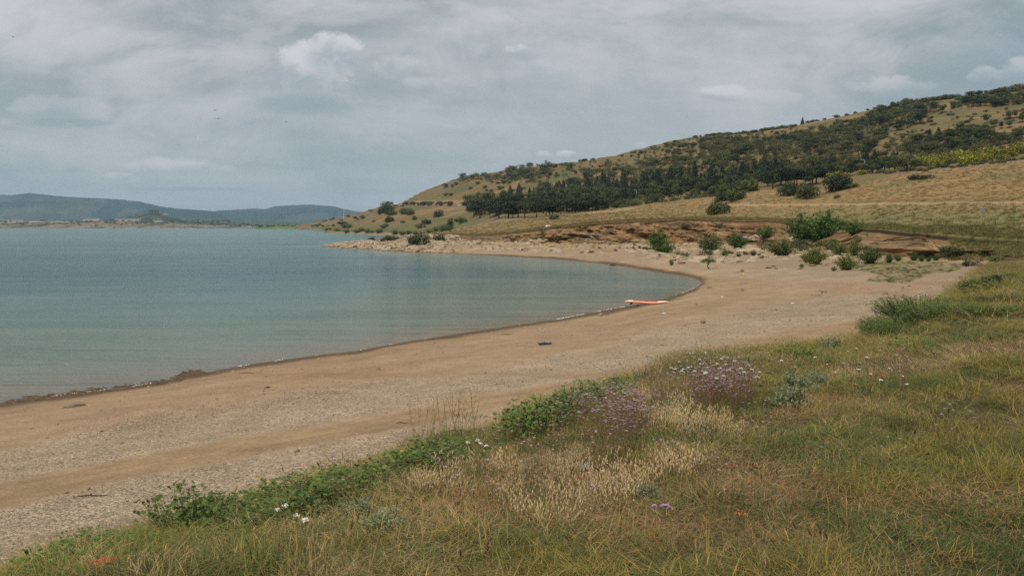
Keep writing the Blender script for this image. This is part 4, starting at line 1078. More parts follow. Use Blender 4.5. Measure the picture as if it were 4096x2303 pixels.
for (x, y, hh) in [(340, 800, 5), (425, 745, 4), (410, 780, 5), (640, 720, 5.5), (565, 722, 5), (492, 700, 4), (740, 635, 2.6), (718, 636, 2.6), (265, 742, 3), (240, 748, 3), (315, 732, 3), (340, 720, 3), (600, 720, 3), (460, 790, 6), (200, 790, 4), (170, 800, 4), (130, 800, 3.5), (235, 800, 3.5), (290, 790, 2.5)]:
    zone('broad', 'headland_tree', [Z2(x, y)], hh, 'small tree on the low far end of the headland', 'tree', 'small trees on the far headland', 1.3, .1, parts=False)

# the rest of the wood, past what one can single out
pool = []
for poly, n in ((polyD, 1000), (polyG, 330), ([D(1340, 530), D(1345, 500), D(1500, 494), D(1880, 462), D(1880, 492), D(1500, 528)], 420),
                ([D(1380, 500), D(1500, 480), D(1700, 455), D(1880, 440), D(1960, 445), D(1880, 470), D(1600, 500)], 300),
                ([Z4(1100, 400), Z4(1200, 330), Z4(1340, 250), Z4(1480, 240), Z4(1500, 280), Z4(1350, 340), Z4(1200, 400)], 90),
                ([Z4(1800, 250), Z4(1900, 170), Z4(2080, 170), Z4(2346, 150), Z4(2346, 210), Z4(2050, 235)], 110),
                ([Z4(0, 600), Z4(0, 520), Z4(400, 470), Z4(800, 440), Z4(1100, 380), Z4(1150, 470), Z4(800, 560)], 300),
                ([Z4(1300, 720), Z4(1300, 640), Z4(1600, 590), Z4(2346, 470), Z4(2346, 560), Z4(1800, 650)], 160),
                ([Z3(1250, 300), Z3(1500, 215), Z3(1900, 125), Z3(2400, 110), Z3(2400, 330), Z3(1700, 400), Z3(1300, 380)], 260),
                ([Z4(0, 500), Z4(0, 450), Z4(300, 430), Z4(700, 400), Z4(1080, 320), Z4(1150, 360), Z4(850, 470), Z4(500, 510)], 150),
                ([Z3(0, 560), Z3(60, 450), Z3(400, 400), Z3(900, 360), Z3(1250, 330), Z3(1300, 420), Z3(900, 470), Z3(400, 560)], 150),
                ([Z4(1300, 560), Z4(1500, 300), Z4(2200, 230), Z4(2340, 330), Z4(1900, 400), Z4(1600, 500)], 50),
                ([Z2(1650, 330), Z2(1700, 290), Z2(2576, 220), Z2(2576, 300), Z2(2100, 330)], 50)):
    for (px, py) in rnd_in(poly, n, rw):
        pool.append(on_hill(px, py))
pool = np.array(pool); n = len(pool)
hh = 5.6 * pool[:, 1] / F * rw.uniform(.3, 1.25, n) * np.where(np.arange(n) >= n - 660, .62, 1)
M['under'] = leafmat('undergrowth_leaf', (0.076, 0.092, 0.042), .5, .15, (1.3, 1.1, .9))
um = []
for i in range(4):
    c_ = cr_broad(400 + i, 800, .026, .05, .5); c_.materials.append(M['under']); um.append(c_)
scatter('undergrowth', pool, np.stack([0 * hh, 0 * hh, rw.random(n) * 6.28], 1), np.stack([hh * 1.3, hh * 1.3, hh], 1), rw.integers(0, 4, n), um, 'grey green undergrowth filling the wood on the hillside')
#==PART4==
# ------------------------------------------------------------------ shrubs of the cove
def near_at(px, py): return T1.hit(px, py)
G_ = lambda x, y: ((2900 + x * .46429) / 4, (950 + y * .46429) / 4)
B1 = lambda x, y: ((2000 + x * .46584) / 4, (1000 + y * .46584) / 4)
def near_plant(kind, name, pt, hpx, label, cat, group=None, wid=1.0, var=None, parts=True):
    P = near_at(*pt); h = hpx * P[1] / F * 1.2
    return plant(kind, name, (P[0], P[1], P[2] - .02 * h), h, label, cat, group, wid * 1.2, var, parts)
near_plant('darkbush', 'bush', Z2(1240, 982), 14.5, 'dense round green bush on the rocky spit near the water', 'bush', None, .62, 0)
near_plant('darkbush', 'bush', Z2(1432, 930), 7.5, 'smaller round bush on the spit beside a pole', 'bush', None, .85, 1)
near_plant('willow', 'shrub', Z2(740, 935), 5, 'tiny sapling standing alone on the tip ledges of the spit', 'shrub', None, .9, 0)
for x, y, h, lb in [(850, 935, 3.5, 'leftmost of three low green shrubs behind the spit ledges'), (900, 930, 6, 'tallest of three low green shrubs behind the spit ledges'), (940, 925, 5, 'rightmost of three low green shrubs behind the spit ledges'), (1000, 915, 3, 'low grey green shrub behind the spit ledges near the round bush')]:
    near_plant('bush', 'shrub', Z2(x, y), h, lb, 'shrub', None, .9)
near_plant('darkbush', 'bush', Z3(2115, 858), 14.5, 'big dark round bush in the meadow above the cliff', 'bush', None, .92, 2)
near_plant('darkbush', 'bush', Z4(175, 912), 11, 'low dark bush behind the big round bush on the meadow', 'bush', None, .8, 1)
near_plant('darkbush', 'bush', Z4(245, 908), 13, 'wide dark bush touching the meadow mound from the left', 'bush', None, 1.0, 0)
near_plant('darkbush', 'bush', Z4(655, 868), 15, 'loose dark bush at the left of a pair on the meadow mound', 'bush', None, .8, 1)
near_plant('darkbush', 'bush', Z4(765, 895), 19, 'large very dark bush at the right of a pair on the meadow mound', 'bush', None, .75, 2)
near_plant('darkbush', 'bush', Z4(1000, 832), 19, 'large wide dark bush on the meadow crest in front of the olive mound', 'bush', None, .9, 0)
near_plant('bush', 'bush', Z4(1590, 752), 5, 'flat grey green bush on the meadow below the yellow hedge', 'bush', None, 2.6, 1)
near_plant('bush', 'bush', Z4(1100, 815), 5, 'low grey bush spilling down the meadow right of the wide dark bush', 'bush', None, 1.8, 2)
near_plant('bush', 'bush', Z3(540, 905), 6, 'low brown green bush beside the pale post on the meadow edge', 'bush', None, 1.1, 3)
near_plant('bush', 'bush', Z4(995, 890), 4, 'small green tuft on the meadow above the track', 'bush', None, .8, 2)
near_plant('ailanthus', 'shrub', Z3(1525, 1192), 19, 'tall narrow green shrub at the foot of the cliff, left end', 'shrub', None, .5, 0)
near_plant('ailanthus', 'shrub', Z3(1585, 1226), 10.5, 'bright low green shrub at the right foot of the tall narrow one', 'shrub', None, 1.0, 1)
near_plant('willow', 'shrub', Z4(68, 1275), 18.5, 'round dark green sapling shrub on the stony flat before the cliff', 'shrub', None, .72, 1)
near_plant('ailanthus', 'shrub', Z4(275, 1248), 14, 'green shrub close under the red cliff, right of the round sapling', 'shrub', None, .75, 2)
near_plant('ailanthus', 'shrub', Z4(480, 1175), 12, 'bright green shrub halfway up the red cliff', 'shrub', None, .8, 0)
near_plant('ailanthus', 'thicket', Z4(760, 1200), 29, 'left dome of the big bright green thicket on the cliff', 'shrub', None, .7, 1)
near_plant('ailanthus', 'thicket', Z4(880, 1185), 27, 'right dome of the big bright green thicket on the cliff', 'shrub', None, .7, 2)
near_plant('ailanthus', 'thicket', Z4(1120, 1150), 13, 'dark green feathery bush on the cliff edge right of the thicket', 'shrub', None, .9, 0)
near_plant('ailanthus', 'thicket', Z4(1020, 1105), 8, 'small feathery bush between the thicket and the dark one', 'shrub', None, .9, 2)
near_plant('darkbush', 'bush', Z4(720, 1250), 9, 'dark bush in the shade under the big thicket', 'bush', None, 1.3, 1)
near_plant('darkbush', 'bush', Z4(960, 1240), 9, 'dark bush at the cliff foot below the feathery bushes', 'bush', None, 1.5, 2)
near_plant('bush', 'bush', Z4(750, 1272), 8, 'yellowish dry bush beside the shaded dark bush at the cliff foot', 'bush', None, .6, 2)
near_plant('willow', 'shrub', Z4(585, 1305), 17, 'wide grey green tamarisk shrub at the cliff foot below the thicket', 'shrub', None, 1.1, 2)
near_plant('willow', 'shrub', Z4(830, 1368), 20, 'tallest feathery green tamarisk shrub standing on the beach flat', 'shrub', None, .62, 3)
near_plant('willow', 'shrub', Z4(770, 1355), 9, 'small light tamarisk at the left foot of the tallest one', 'shrub', None, .7, 0)
near_plant('willow', 'shrub', Z4(1010, 1305), 15, 'dark tamarisk behind the pair at the edge of the green patch', 'shrub', None, .7, 1)
near_plant('willow', 'shrub', Z4(1120, 1305), 16, 'dark upright tamarisk close to the cliff in the cove corner', 'shrub', None, .62, 2)
near_plant('willow', 'shrub', Z4(1060, 1410), 17, 'pale wispy tamarisk nearest to the camera by the green patch', 'shrub', None, .75, 3)
near_plant('willow', 'shrub', Z4(1230, 1362), 18, 'broad yellow green tamarisk right of the wispy one', 'shrub', None, .72, 0)
for x, y, h, lb in [(1370, 1358, 9, 'small green sapling right of the broad tamarisk'), (1435, 1345, 6, 'low sapling second right of the broad tamarisk'), (1550, 1340, 8, 'thin sapling under the undercut bank'), (1605, 1345, 6, 'little sapling under the bank, right of the thin one'),
                    (1655, 1345, 5, 'very small sapling beside the rounder green one under the bank'), (1708, 1340, 7, 'rounder green sapling at the foot of the grassy bank')]:
    near_plant('ailanthus', 'sapling', Z4(x, y), h, lb, 'sapling', None, .55)
for x, y, h, lb in [(70, 1302, 4.5, 'tiny bush at the foot of the round sapling shrub'), (175, 1305, 5.5, 'thin tiny sapling on the flat right of the round one'), (280, 1312, 4, 'tuft on the pinkish flat below the red cliff'), (385, 1305, 6, 'small light sapling on the flat near the cliff foot'), (430, 1312, 3.5, 'smallest tuft beside the light sapling'), (735, 1392, 4, 'small tuft left of the tamarisk row on the beach'), (968, 1415, 4.5, 'small green tuft left of the pale wispy tamarisk')]:
    near_plant('willow', 'sapling', Z4(x, y), h, lb, 'sapling', None, .8)
near_plant('willow', 'sapling', Z3(1655, 1350), 7, 'leafless looking dry twig sapling on the beach', 'sapling', None, .35, 1)
near_plant('willow', 'sapling', Z3(1347, 1190), 3.5, 'tiny green tuft left of the tall narrow cliff shrub', 'sapling', None, .7, 2)
near_plant('willow', 'sapling', Z3(1405, 1205), 4, 'low green tuft between the tiny tuft and the bright shrub', 'sapling', None, 1.1, 3)
near_plant('bush', 'bush', Z3(1093, 1358), 2.6, 'low brown twiggy tuft in shallow water at the rim', 'bush', None, 1.3, 0)
# the little umbrella shaped tree on the beach
P = near_at(*Z4(58, 1402)); hT = 12 * P[1] / F
root = empty('beach_tree', (P[0], P[1], P[2] - .03), .4, hT)
mb = MB(); mb.tube([(0.1, 0, -.02), (.05, 0, .12), (-.08, .02, .25), (.03, 0, .4), (.08, 0, .55)], [.06, .05, .042, .035, .02], 7)
for e in ((-.4, .1, .72), (.45, 0, .7), (.1, .3, .8), (-.1, -.3, .74), (.25, -.25, .78)): mb.tube([(.02, 0, .38), (e[0] * .5, e[1] * .5, .56), e], [.03, .02, .008], 5)
link('trunk', mb.mesh('trunk', True), M['bark'], root)
cr = crown_blobs(77, [((x, y, z), (.24, .22, .13)) for x, y, z in ((-.35, 0, .72), (0, .1, .82), (.38, 0, .74), (.15, -.25, .76), (-.15, -.25, .74), (.1, .3, .78), (-.55, .05, .66), (.58, .0, .66), (0, 0, .72))], 1400, .022, 0, 1.8)
link('crown', cr, M['ailanthus'], root)
tag(root, 'little umbrella shaped tree with bent trunk alone on the beach', 'tree')

# ------------------------------------------------------------------ rocks
def rock_mesh(seed, flat=.5, k=3, name='rock'):
    rng = np.random.default_rng(seed)
    import bmesh
    bm = bmesh.new(); bmesh.ops.create_icosphere(bm, subdivisions=k, radius=1)
    V = np.array([v.co[:] for v in bm.verts]); T = np.array([[v.index for v in f.verts] for f in bm.faces]); bm.free()
    for _ in range(14):                       # cut by planes: angular sandstone
        nrm = rng.normal(size=3); nrm /= np.linalg.norm(nrm); dd = rng.uniform(.5, .85)
        h = V @ nrm; V = V - np.maximum(h - dd, 0)[:, None] * nrm
    V *= 1 + .10 * fbm(V[:, 0] * 2.5 + seed, V[:, 1] * 2.5 + V[:, 2] * 2, 3, seed)[:, None]
    V = V * np.array([1, rng.uniform(.6, .85), flat])
    return mesh_np(name, V, None, T, np.ones((len(V), 3)), False)
RM = [rock_mesh(i, [.5, .35, .6, .45, .25, .7][i]) for i in range(6)]
for r in RM: r.materials.append(M['rock'])
def rock(pt, wpx, label, var=0, flat=1.0, mat=None, rz=None, sink=.25, name='rock', group=None):
    P = near_at(*pt); s = wpx * P[1] / F / 2
    me = RM[var % 6]
    o = link(name, me, None, None, (P[0], P[1], P[2] + s * .22 * flat), (s * 1.1, s * 1.1, s * flat * 1.7), random.random() * 6.28 if rz is None else rz)
    if mat: o.material_slots[0].link = 'OBJECT'; o.material_slots[0].material = M[mat]
    return tag(o, label, 'rock', group)
L1 = lambda x, y: (x * .65820 / 4, (1350 + y * .65820) / 4)
C1 = lambda x, y: ((1300 + x * .65820) / 4, (1350 + y * .65820) / 4)
for pt, wd, lb, v, fl in [
    (B1(866, 560), 4.6, 'square rock beside the waterline left of the board', 2, 1.2), (B1(1803, 326), 5.5, 'rock at the head of the bay close to the wet rim', 0, 1), (B1(2083, 348), 5.2, 'pale angular rock alone on the sand right of the bay head', 2, 1.2),
    (B1(2045, 190), 5, 'left rock of a touching pair above the bay head', 0, .9), (B1(2078, 185), 5, 'right rock of a touching pair above the bay head', 5, 1), (B1(2348, 515), 7, 'flat wide stone alone in the middle of the right beach', 3, .8),
    (B1(1740, 628), 7, 'dark brown clod like rock on the sand below the board', 5, 1), (B1(612, 731), 2.5, 'small dark stone on the sand above the towel', 1, 1), (B1(1565, 112), 10, 'long flat slab near the dry twig on the beach', 4, .8),
    (B1(598, 72), 1.9, 'small stone on the far waterline', 2, 1), (G_(425, 248), 8, 'pale flat rock heap piece left of the low shrubs', 4, 1), (G_(440, 268), 6, 'grey rock in front of the pale heap piece', 0, 1), (G_(365, 262), 9, 'long low pale rock at the left of the heap', 4, .9),
    (G_(760, 242), 9, 'pale slab lying in the middle of the low rock row', 4, .8), (G_(860, 240), 7, 'pale slab at the right end of the low rock row', 3, .8), (G_(640, 268), 8, 'pale slab at the left end of the low rock row', 4, .8),
    (G_(852, 470), 8, 'larger grey flat stone of a group of three', 3, .8), (G_(817, 498), 3.6, 'small pale stone below the larger grey one', 0, 1), (G_(818, 458), 2.6, 'smallest stone above the larger grey one', 2, 1), (G_(775, 463), 2.6, 'little pale stone left of the group of three', 1, 1),
    (G_(2030, 350), 4.5, 'round grey boulder at the corner of the cove', 2, 1.3), (G_(1530, 435), 5, 'stone in the rubble patch below the green cover', 0, 1), (G_(1380, 485), 6, 'pale stone in the rubble left of the green cover', 3, 1), (G_(1590, 418), 5, 'flat slab in the rubble patch below the green cover', 4, 1),
    (G_(1895, 420), 7, 'dark flat slab near the cove corner', 4, .8), (G_(1785, 215), 5, 'grey stone under the undercut bank', 3, .9),
    (L1(460, 415), 19, 'wide low weathered rock by the water at left', 3, .6), (L1(1613, 303), 9.5, 'dark flat rock on the sand in the left half', 4, 1), (L1(403, 942), 6, 'pale stone on the wheel track, left of two', 0, .8), (L1(538, 922), 6, 'brown stone on the wheel track, right of two', 2, .9),
    (L1(1803, 692), 7.5, 'smooth tan stone at the rim of the gravel band', 3, 1), (L1(615, 568), 5.5, 'dull stone in the gravel below the left rock', 0, .9), (L1(190, 552), 4, 'small pinkish stone near the left edge', 2, .7), (L1(70, 1052), 4.5, 'half buried flat stone at the left edge', 4, .9),
    (L1(1240, 410), 5, 'half buried stone on the dry sand below the water', 0, .7), (C1(322, 194), 6, 'dark stone with a light rim on the sand', 5, .9), (C1(526, 155), 3, 'small brown stone above the dark rimmed one', 1, 1), (L1(1835, 192), 3.4, 'small dark stone near the wet rim', 2, 1), (C1(1510, 440), 4.2, 'yellowish round stone among the flowers at the bank edge', 2, 1.3)]:
    rock(pt, wd, lb, v, fl, 'slab' if 'yellowish' in lb else None)
# cairn of three stacked flat stones right of the board
P = near_at(*B1(1685, 470)); s = 2.0 * P[1] / F
for i, (w_, lb) in enumerate([(1.0, 'bottom stone of the little cairn right of the board'), (.8, 'middle stone of the little cairn right of the board'), (.55, 'top stone of the little cairn right of the board')]):
    tag(link('cairn_stone', RM[3], None, None, (P[0], P[1], P[2] + s * (.18 + .42 * i)), (s * w_, s * w_, s * .6), i * 1.3), lb, 'rock')

# long tilted bedding slabs on the spit
def slab_mesh(seed):
    rng = np.random.default_rng(seed); n = 26; V = []; 
    for j, (a, b) in enumerate(((0, 0), (1, 0), (1, 1), (0, 1))):
        pass
    x = np.linspace(-1, 1, n); w1 = .5 * (1 - np.abs(x) ** 3) * (1 + .5 * fbm(x * 4, 0 * x, 3, seed)) + .12
    t1 = .5 + .5 * fbm(x * 5, 0 * x, 3, seed + 5); off = .35 * fbm(x * 2, 0 * x, 2, seed + 9)
    ring = [np.stack([x, off - w1, 0 * x], 1), np.stack([x, off + w1, 0 * x], 1), np.stack([x, off + w1, t1], 1), np.stack([x, off - w1 * .9, t1 * .9], 1)]
    V = np.stack(ring, 1).reshape(-1, 3); Q = []
    for i in range(n - 1):
        for k in range(4): Q.append((i * 4 + k, i * 4 + (k + 1) % 4, (i + 1) * 4 + (k + 1) % 4, (i + 1) * 4 + k))
    Q.append((0, 1, 2, 3)); Q.append(((n - 1) * 4 + 3, (n - 1) * 4 + 2, (n - 1) * 4 + 1, (n - 1) * 4))
    me = mesh_np('slab', V, Q, None, np.ones((len(V), 3))); me.materials.append(M['slab']); return me
SM = [slab_mesh(i + 50) for i in range(4)]
slabs = [(255, 994, 22, 3.2, -.02, 'isolated rock slab at the very tip of the spit'), (340, 996, 55, 2.6, .05, 'thin low slab at the tip of the spit'), (400, 985, 60, 3, .12, 'tilted slab second from the tip of the spit'),
         (560, 965, 92, 6.5, .0, 'long pale wall like slab at the top of the spit'), (620, 985, 95, 4.5, .14, 'long brown slanting slab across the spit'), (470, 1002, 60, 3, .02, 'low slab along the near water of the spit'),
         (700, 1000, 60, 3.2, .1, 'slab half buried in the rubble of the spit'), (760, 968, 60, 3.6, .04, 'ochre slab right of the wall like slab'), (850, 960, 60, 3.2, .02, 'ochre slab left of the round bush'), (930, 985, 70, 2.6, .06, 'thin slab in the rubble below the low shrubs'),
         (1050, 965, 60, 3, .0, 'slab just left of the round bush'), (860, 1015, 60, 2.4, .06, 'thin slab near the waterline of the spit'), (1180, 900, 50, 3, .0, 'slab on the grassy top of the spit'), (1345, 865, 30, 3, .0, 'dark slab ledge on the spit beside the pole')]
for i, (x, y, wd, th, rz, lb) in enumerate(slabs):
    P = near_at(*Z2(x, y)); sx = wd * .097 * P[1] / F / 2; sz = th * .097 * 4.2 * P[1] / F
    tag(link('rock_slab', SM[i % 4], None, None, (P[0], P[1], P[2] - .1 * sz), (sx, 1.6, sz), rz), lb, 'rock slab')

# ------------------------------------------------------------------ gravel and rubble
def pebble_mesh(seed, name='pebble'):
    return rock_mesh(seed, [.35, .5, .28, .42][seed % 4], 1, name)
PM = [pebble_mesh(20 + i) for i in range(4)]
for r in PM: r.materials.append(M['pebble'])
def surf_points(mask, dens, jitter=True):
    """random points on near-sheet cells where mask, dens = points per square metre (array)"""
    Xs, Ys, Zs = T1.X, T1.Y, T1.Z
    dX = Ys[:-1, :-1] * np.diff(sc1)[None, :]; dY = Ys[1:, :-1] - Ys[:-1, :-1]
    area = np.abs(dX * dY)
    lam = area * dens[:-1, :-1] * mask[:-1, :-1]
    cnt = rw.poisson(np.clip(lam, 0, 60))
    ii, jj = np.nonzero(cnt); rep = cnt[ii, jj]
    ii = np.repeat(ii, rep); jj = np.repeat(jj, rep)
    u = rw.random(len(ii)); v = rw.random(len(ii))
    def bl(A): return (A[ii, jj] * (1 - u) + A[ii + 1, jj] * u) * (1 - v) + (A[ii, jj + 1] * (1 - u) + A[ii + 1, jj + 1] * u) * v
    return np.stack([bl(Xs), bl(Ys), bl(Zs)], 1), ii, jj
PX, PY = T1.px, T1.py; X, Y, Z, SG = T1.X, T1.Y, T1.Z, T1.SEG
vis = (np.abs(X / Y) < .66)
gd = np.where(bm & vis & (Z > .02), grav ** 1.5 * 150 * np.clip(14 / Y, 0, 1) ** 2.0, 0)
P, ii, jj = surf_points(bm & (Y < 75), gd)
n = len(P); sz = rw.lognormal(-3.75, .45, n) * np.clip(P[:, 1] / 18, .8, 2.2)
scatter('gravel', P + np.array([0, 0, .002]), np.stack([rw.normal(0, .25, n), rw.normal(0, .25, n), rw.random(n) * 6.28], 1), np.clip(sz, .008, .12), rw.integers(0, 4, n), PM, 'loose pale gravel in bands along the beach')
rubm = (inseg(6.35, 7.3) | ((SG > 6) & (sp_ > .3))) & vis & (Z > .05) & (X / Y < .42)
rubd = np.where(rubm, sm(fbm(X / 7, Y / 5, 3, 161), -.12, .2) * (1.2 + 2.0 * (PX < 480)), 0)
P, ii, jj = surf_points(rubm, rubd)
n = len(P); sz = np.clip(rw.lognormal(-.85, .5, n), .18, 1.5)
BM_ = [rock_mesh(70 + i, [.35, .25, .45][i], 2, 'rubble') for i in range(3)]
M['rubble'] = rock_mat('pale_rubble', (0.46, 0.36, 0.245))
for r in BM_: r.materials.append(M['rubble'])
scatter('rubble', P, np.stack([rw.normal(0, .2, n), rw.normal(0, .25, n), rw.normal(0, .7, n)], 1), np.stack([sz * 1.5, sz, sz], 1), rw.integers(0, 3, n), BM_, 'broken sandstone rubble below the cliff and on the spit')
print('gravel', len(gd[gd > 0]), 'rubble', n)

# ------------------------------------------------------------------ turf
def blade(mb, p, an, h, w_, bend, C, segs=3, tip=.0, droop=0):
    ca, sa = math.cos(an), math.sin(an); px_, py_ = -sa, ca
    V = []; 
    for i in range(segs + 1):
        t = i / segs; r = bend * t * t * h; z = h * (t - .35 * abs(bend) * t * t - droop * t ** 3)
        ww = w_ * (1 - t) ** .6 * .5 + tip
        V.append((p[0] + ca * r + px_ * ww, p[1] + sa * r + py_ * ww, p[2] + z)); V.append((p[0] + ca * r - px_ * ww, p[1] + sa * r - py_ * ww, p[2] + z))
    Q = [(2 * i, 2 * i + 1, 2 * i + 3, 2 * i + 2) for i in range(segs)]
    mb.add(V, Q, None, C)
def tuft(seed, n, rad, h, w_, bend, name, cvar=.3, dead=.0, mat=None):
    rng = np.random.default_rng(seed); mb = MB()
    for i in range(n):
        an = rng.random() * 6.28; r = rad * math.sqrt(rng.random()); a2 = an + rng.normal() * .8
        v = 1 + cvar * rng.normal() * .6; C = np.clip(np.array([v, v, v]), .4, 1.8)
        if rng.random() < dead: C = C * np.array([2.1, 1.45, 1.6])
        blade(mb, (math.cos(an) * r, math.sin(an) * r, -.01), a2, h * rng.uniform(.45, 1.15), w_ * rng.uniform(.6, 1.3), bend * rng.uniform(.2, 1.5), C)
    me = mb.mesh(name); me.materials.append(M[mat]); return me
def stalks(seed, n, rad, h, name, head, mat, hmat):
    """dry stems with seed heads"""
    rng = np.random.default_rng(seed); mb = MB(); 
    for i in range(n):
        an = rng.random() * 6.28; r = rad * math.sqrt(rng.random()); p = np.array((math.cos(an) * r, math.sin(an) * r, -.01)); a2 = rng.random() * 6.28
        hh = h * rng.uniform(.6, 1.1); b = rng.uniform(.05, .35)
        blade(mb, p, a2, hh, .0022, b, (1, 1, 1), 4, .0006)
        tipp = p + np.array([math.cos(a2) * b * hh, math.sin(a2) * b * hh, hh * (1 - .35 * b)])
        if head == 'spike':
            q = tipp + np.array([math.cos(a2) * .03, math.sin(a2) * .03, .05]); mb.tube([tipp, (tipp + q) / 2, q], [.002, .0055, .001], 5, (.42, .36, .36))
        elif head == 'oat':
            for k in range(7):
                o = tipp + np.array([rng.normal() * .022, rng.normal() * .022, -k * .018]); 
                P_ = np.array([o]); mb.tube([o, o + np.array([0, 0, -.012]), o + np.array([rng.normal() * .004, rng.normal() * .004, -.028])], [.0008, .0042, .0006], 4, (1.5, 1.6, 1.9))
    me = mb.mesh(name); me.materials.append(M[mat]); return me
M['grassd'] = leafmat('lush_blade', (0.085, 0.128, 0.037), .35, .3, (1.3, 1.05, .8)); M['rstraw'] = leafmat('rusty_straw', (0.33, 0.20, 0.10), .3, .2, (1.1, 1, .9))
TG = [tuft(500, 60, .2, .16, .0034, 1.0, 'grass_tuft', .3, .12, 'grass'), tuft(501, 56, .22, .11, .0038, 1.6, 'grass_tuft_b', .3, .2, 'grass'), tuft(502, 50, .18, .19, .0032, .9, 'grass_tuft_c', .3, .15, 'grass')]
TS = [tuft(510, 52, .22, .10, .0028, 2.0, 'straw_tuft', .25, 0, 'straw'), tuft(511, 46, .2, .16, .0026, 1.3, 'straw_tuft_b', .25, 0, 'straw'), tuft(512, 50, .22, .07, .003, 2.6, 'straw_tuft_c', .25, 0, 'straw')]
TD = [tuft(540, 60, .2, .15, .0036, .9, 'dark_tuft', .3, .03, 'grassd'), tuft(541, 50, .22, .10, .003, 2.2, 'rust_tuft', .25, 0, 'rstraw')]
TK = [stalks(520, 4, .12, .34, 'seed_stalks', 'spike', 'straw', 'seed'), stalks(521, 10, .12, .24, 'oat_stalks', 'oat', 'straw', 'oat')]
turf = TG + TS + TK + TD
fg = inseg(1, 2.62) & (X / Y < 1.1) & (X / Y > -1.3)
dist = np.sqrt(X ** 2 + Y ** 2)
dens = np.where(fg, 120 * np.clip(7.5 / dist, 0, 1) ** 1.55, 0)
edge = sm(SG, 2.62, 2.3)
barep = sm(fbm(X / 1.3, Y / 1.3, 3, 170), .16, .26)
dens = dens * (1 - .8 * barep) * (.4 + .6 * edge)
dens = dens * np.where(np.abs(X / Y) < .66, 1, .35)
P, ii, jj = surf_points(fg, dens)
n = len(P); px_, py_ = proj(P[:, 0], P[:, 1], P[:, 2])
n1 = fbm(P[:, 0] / 1.7, P[:, 1] / 1.7, 4, 171); n2 = fbm(P[:, 0] / .5, P[:, 1] / .5, 3, 172)
pd = np.clip(.27 + n1 * 1.9 + n2 * 1.1, .04, .9)                     # share of dry turf
pd = np.where(inpoly(px_, py_, [(380, 470), (560, 420), (760, 420), (840, 470), (780, 530), (560, 540), (420, 530)]), np.clip(pd + .16, 0, .9), pd)
pd = np.where(inpoly(px_, py_, [(860, 430), (1024, 400), (1024, 575), (760, 575), (800, 500)]), np.clip(pd * .8, 0, .8), pd)
pd = np.where(py_ < 335, pd * .5, pd)
r = rw.random(n)
idx = np.where(r < pd, 3 + rw.integers(0, 3, n), rw.integers(0, 3, n))
stk = rw.random(n)
idx = np.where((stk < .014) & (py_ > 330), 6, idx)
oat1 = inpoly(px_, py_, [(500, 500), (530, 475), (570, 462), (625, 470), (630, 500), (580, 525), (520, 528)])
oatz = inpoly(px_, py_, [(505, 500), (560, 470), (620, 455), (640, 500), (590, 530), (520, 535)]) | inpoly(px_, py_, [(640, 400), (720, 400), (740, 440), (650, 440)]) | inpoly(px_, py_, [(640, 455), (720, 460), (700, 500), (650, 500)]) | inpoly(px_, py_, [(430, 470), (520, 470), (470, 500), (400, 500)])
idx = np.where(oat1 & (stk > .80), 7, idx)
idx = np.where(oatz & (px_ < 740) & (stk > .90 - .1 * sm(fbm(P[:, 0] / .7, P[:, 1] / .7, 3, 179), .0, .2)), 7, idx)
dd = np.sqrt(P[:, 0] ** 2 + P[:, 1] ** 2)
s_ = rw.uniform(.75, 1.3, n) * np.clip(dd / 7.5, 1, 5.0) ** .72
clump = sm(fbm(P[:, 0] / .9, P[:, 1] / .9, 3, 177), -.15, .25)
n3 = fbm(P[:, 0] / 1.1, P[:, 1] / .8, 4, 185); n4 = fbm(P[:, 0] / 1.4, P[:, 1] / 1.0, 4, 186)
idx = np.where((idx < 3) & (rw.random(n) < sm(n3, -.04, .16) * .7), 8, idx)
pz = inpoly(px_, py_, [(430, 470), (560, 400), (740, 380), (750, 440), (640, 470), (500, 500)])
idx = np.where((idx < 6) & (rw.random(n) < sm(n4, .02, .2) * .75 + pz * .25), 9, idx)
s_ = np.where((idx == 6) | (idx == 7), rw.uniform(.7, 1.1, n), s_)
hz = np.where((idx == 6) | (idx == 7), s_, rw.uniform(.5, 1.15, n) * (.45 + .75 * clump) * np.clip(dd / 7.5, 1, 5) ** .12)
scatter('grass', P, np.stack([rw.normal(0, .15, n), rw.normal(0, .15, n), rw.random(n) * 6.28], 1), np.stack([s_, s_, hz], 1), idx, turf, 'mixed green and straw coloured grass covering the bank')
print('turf', n)
# low weeds on the stony flat and cliff foot
wdm = inseg(6.5, 8.3) & (PX > 540) & (PX < 1010)
wdd = np.where(wdm, sm(fbm(X / 6, Y / 6, 3, 181), .02, .25) * (.30 * (sm(PX, 640, 800) + .2) + .45 * ((SG > 7.1) & (SG < 8))), 0) + (gp_ & bm) * .9
P, ii, jj = surf_points(wdm | (gp_ & bm), wdd)
n = len(P); low = gp_[ii, jj]
s_ = np.where(low, rw.uniform(.25, .6, n), rw.lognormal(-.35, .5, n))
LW = [cr_spray(340 + i, 18, 380, .045, .8, 2.0)[0] for i in range(3)]
M['loww'] = leafmat('low_weed_leaf', (0.10, 0.115, 0.04), .45, .15, (1.5, 1.05, .8))
for me in LW: me.materials.append(M['loww'])
scatter('low_weeds', P, np.stack([0 * s_, 0 * s_, rw.random(n) * 6.28], 1), np.stack([s_, s_, np.where(low, .18, .75) * s_], 1), rw.integers(0, 3, n), LW, 'low weeds on the stony flat below the cliff')
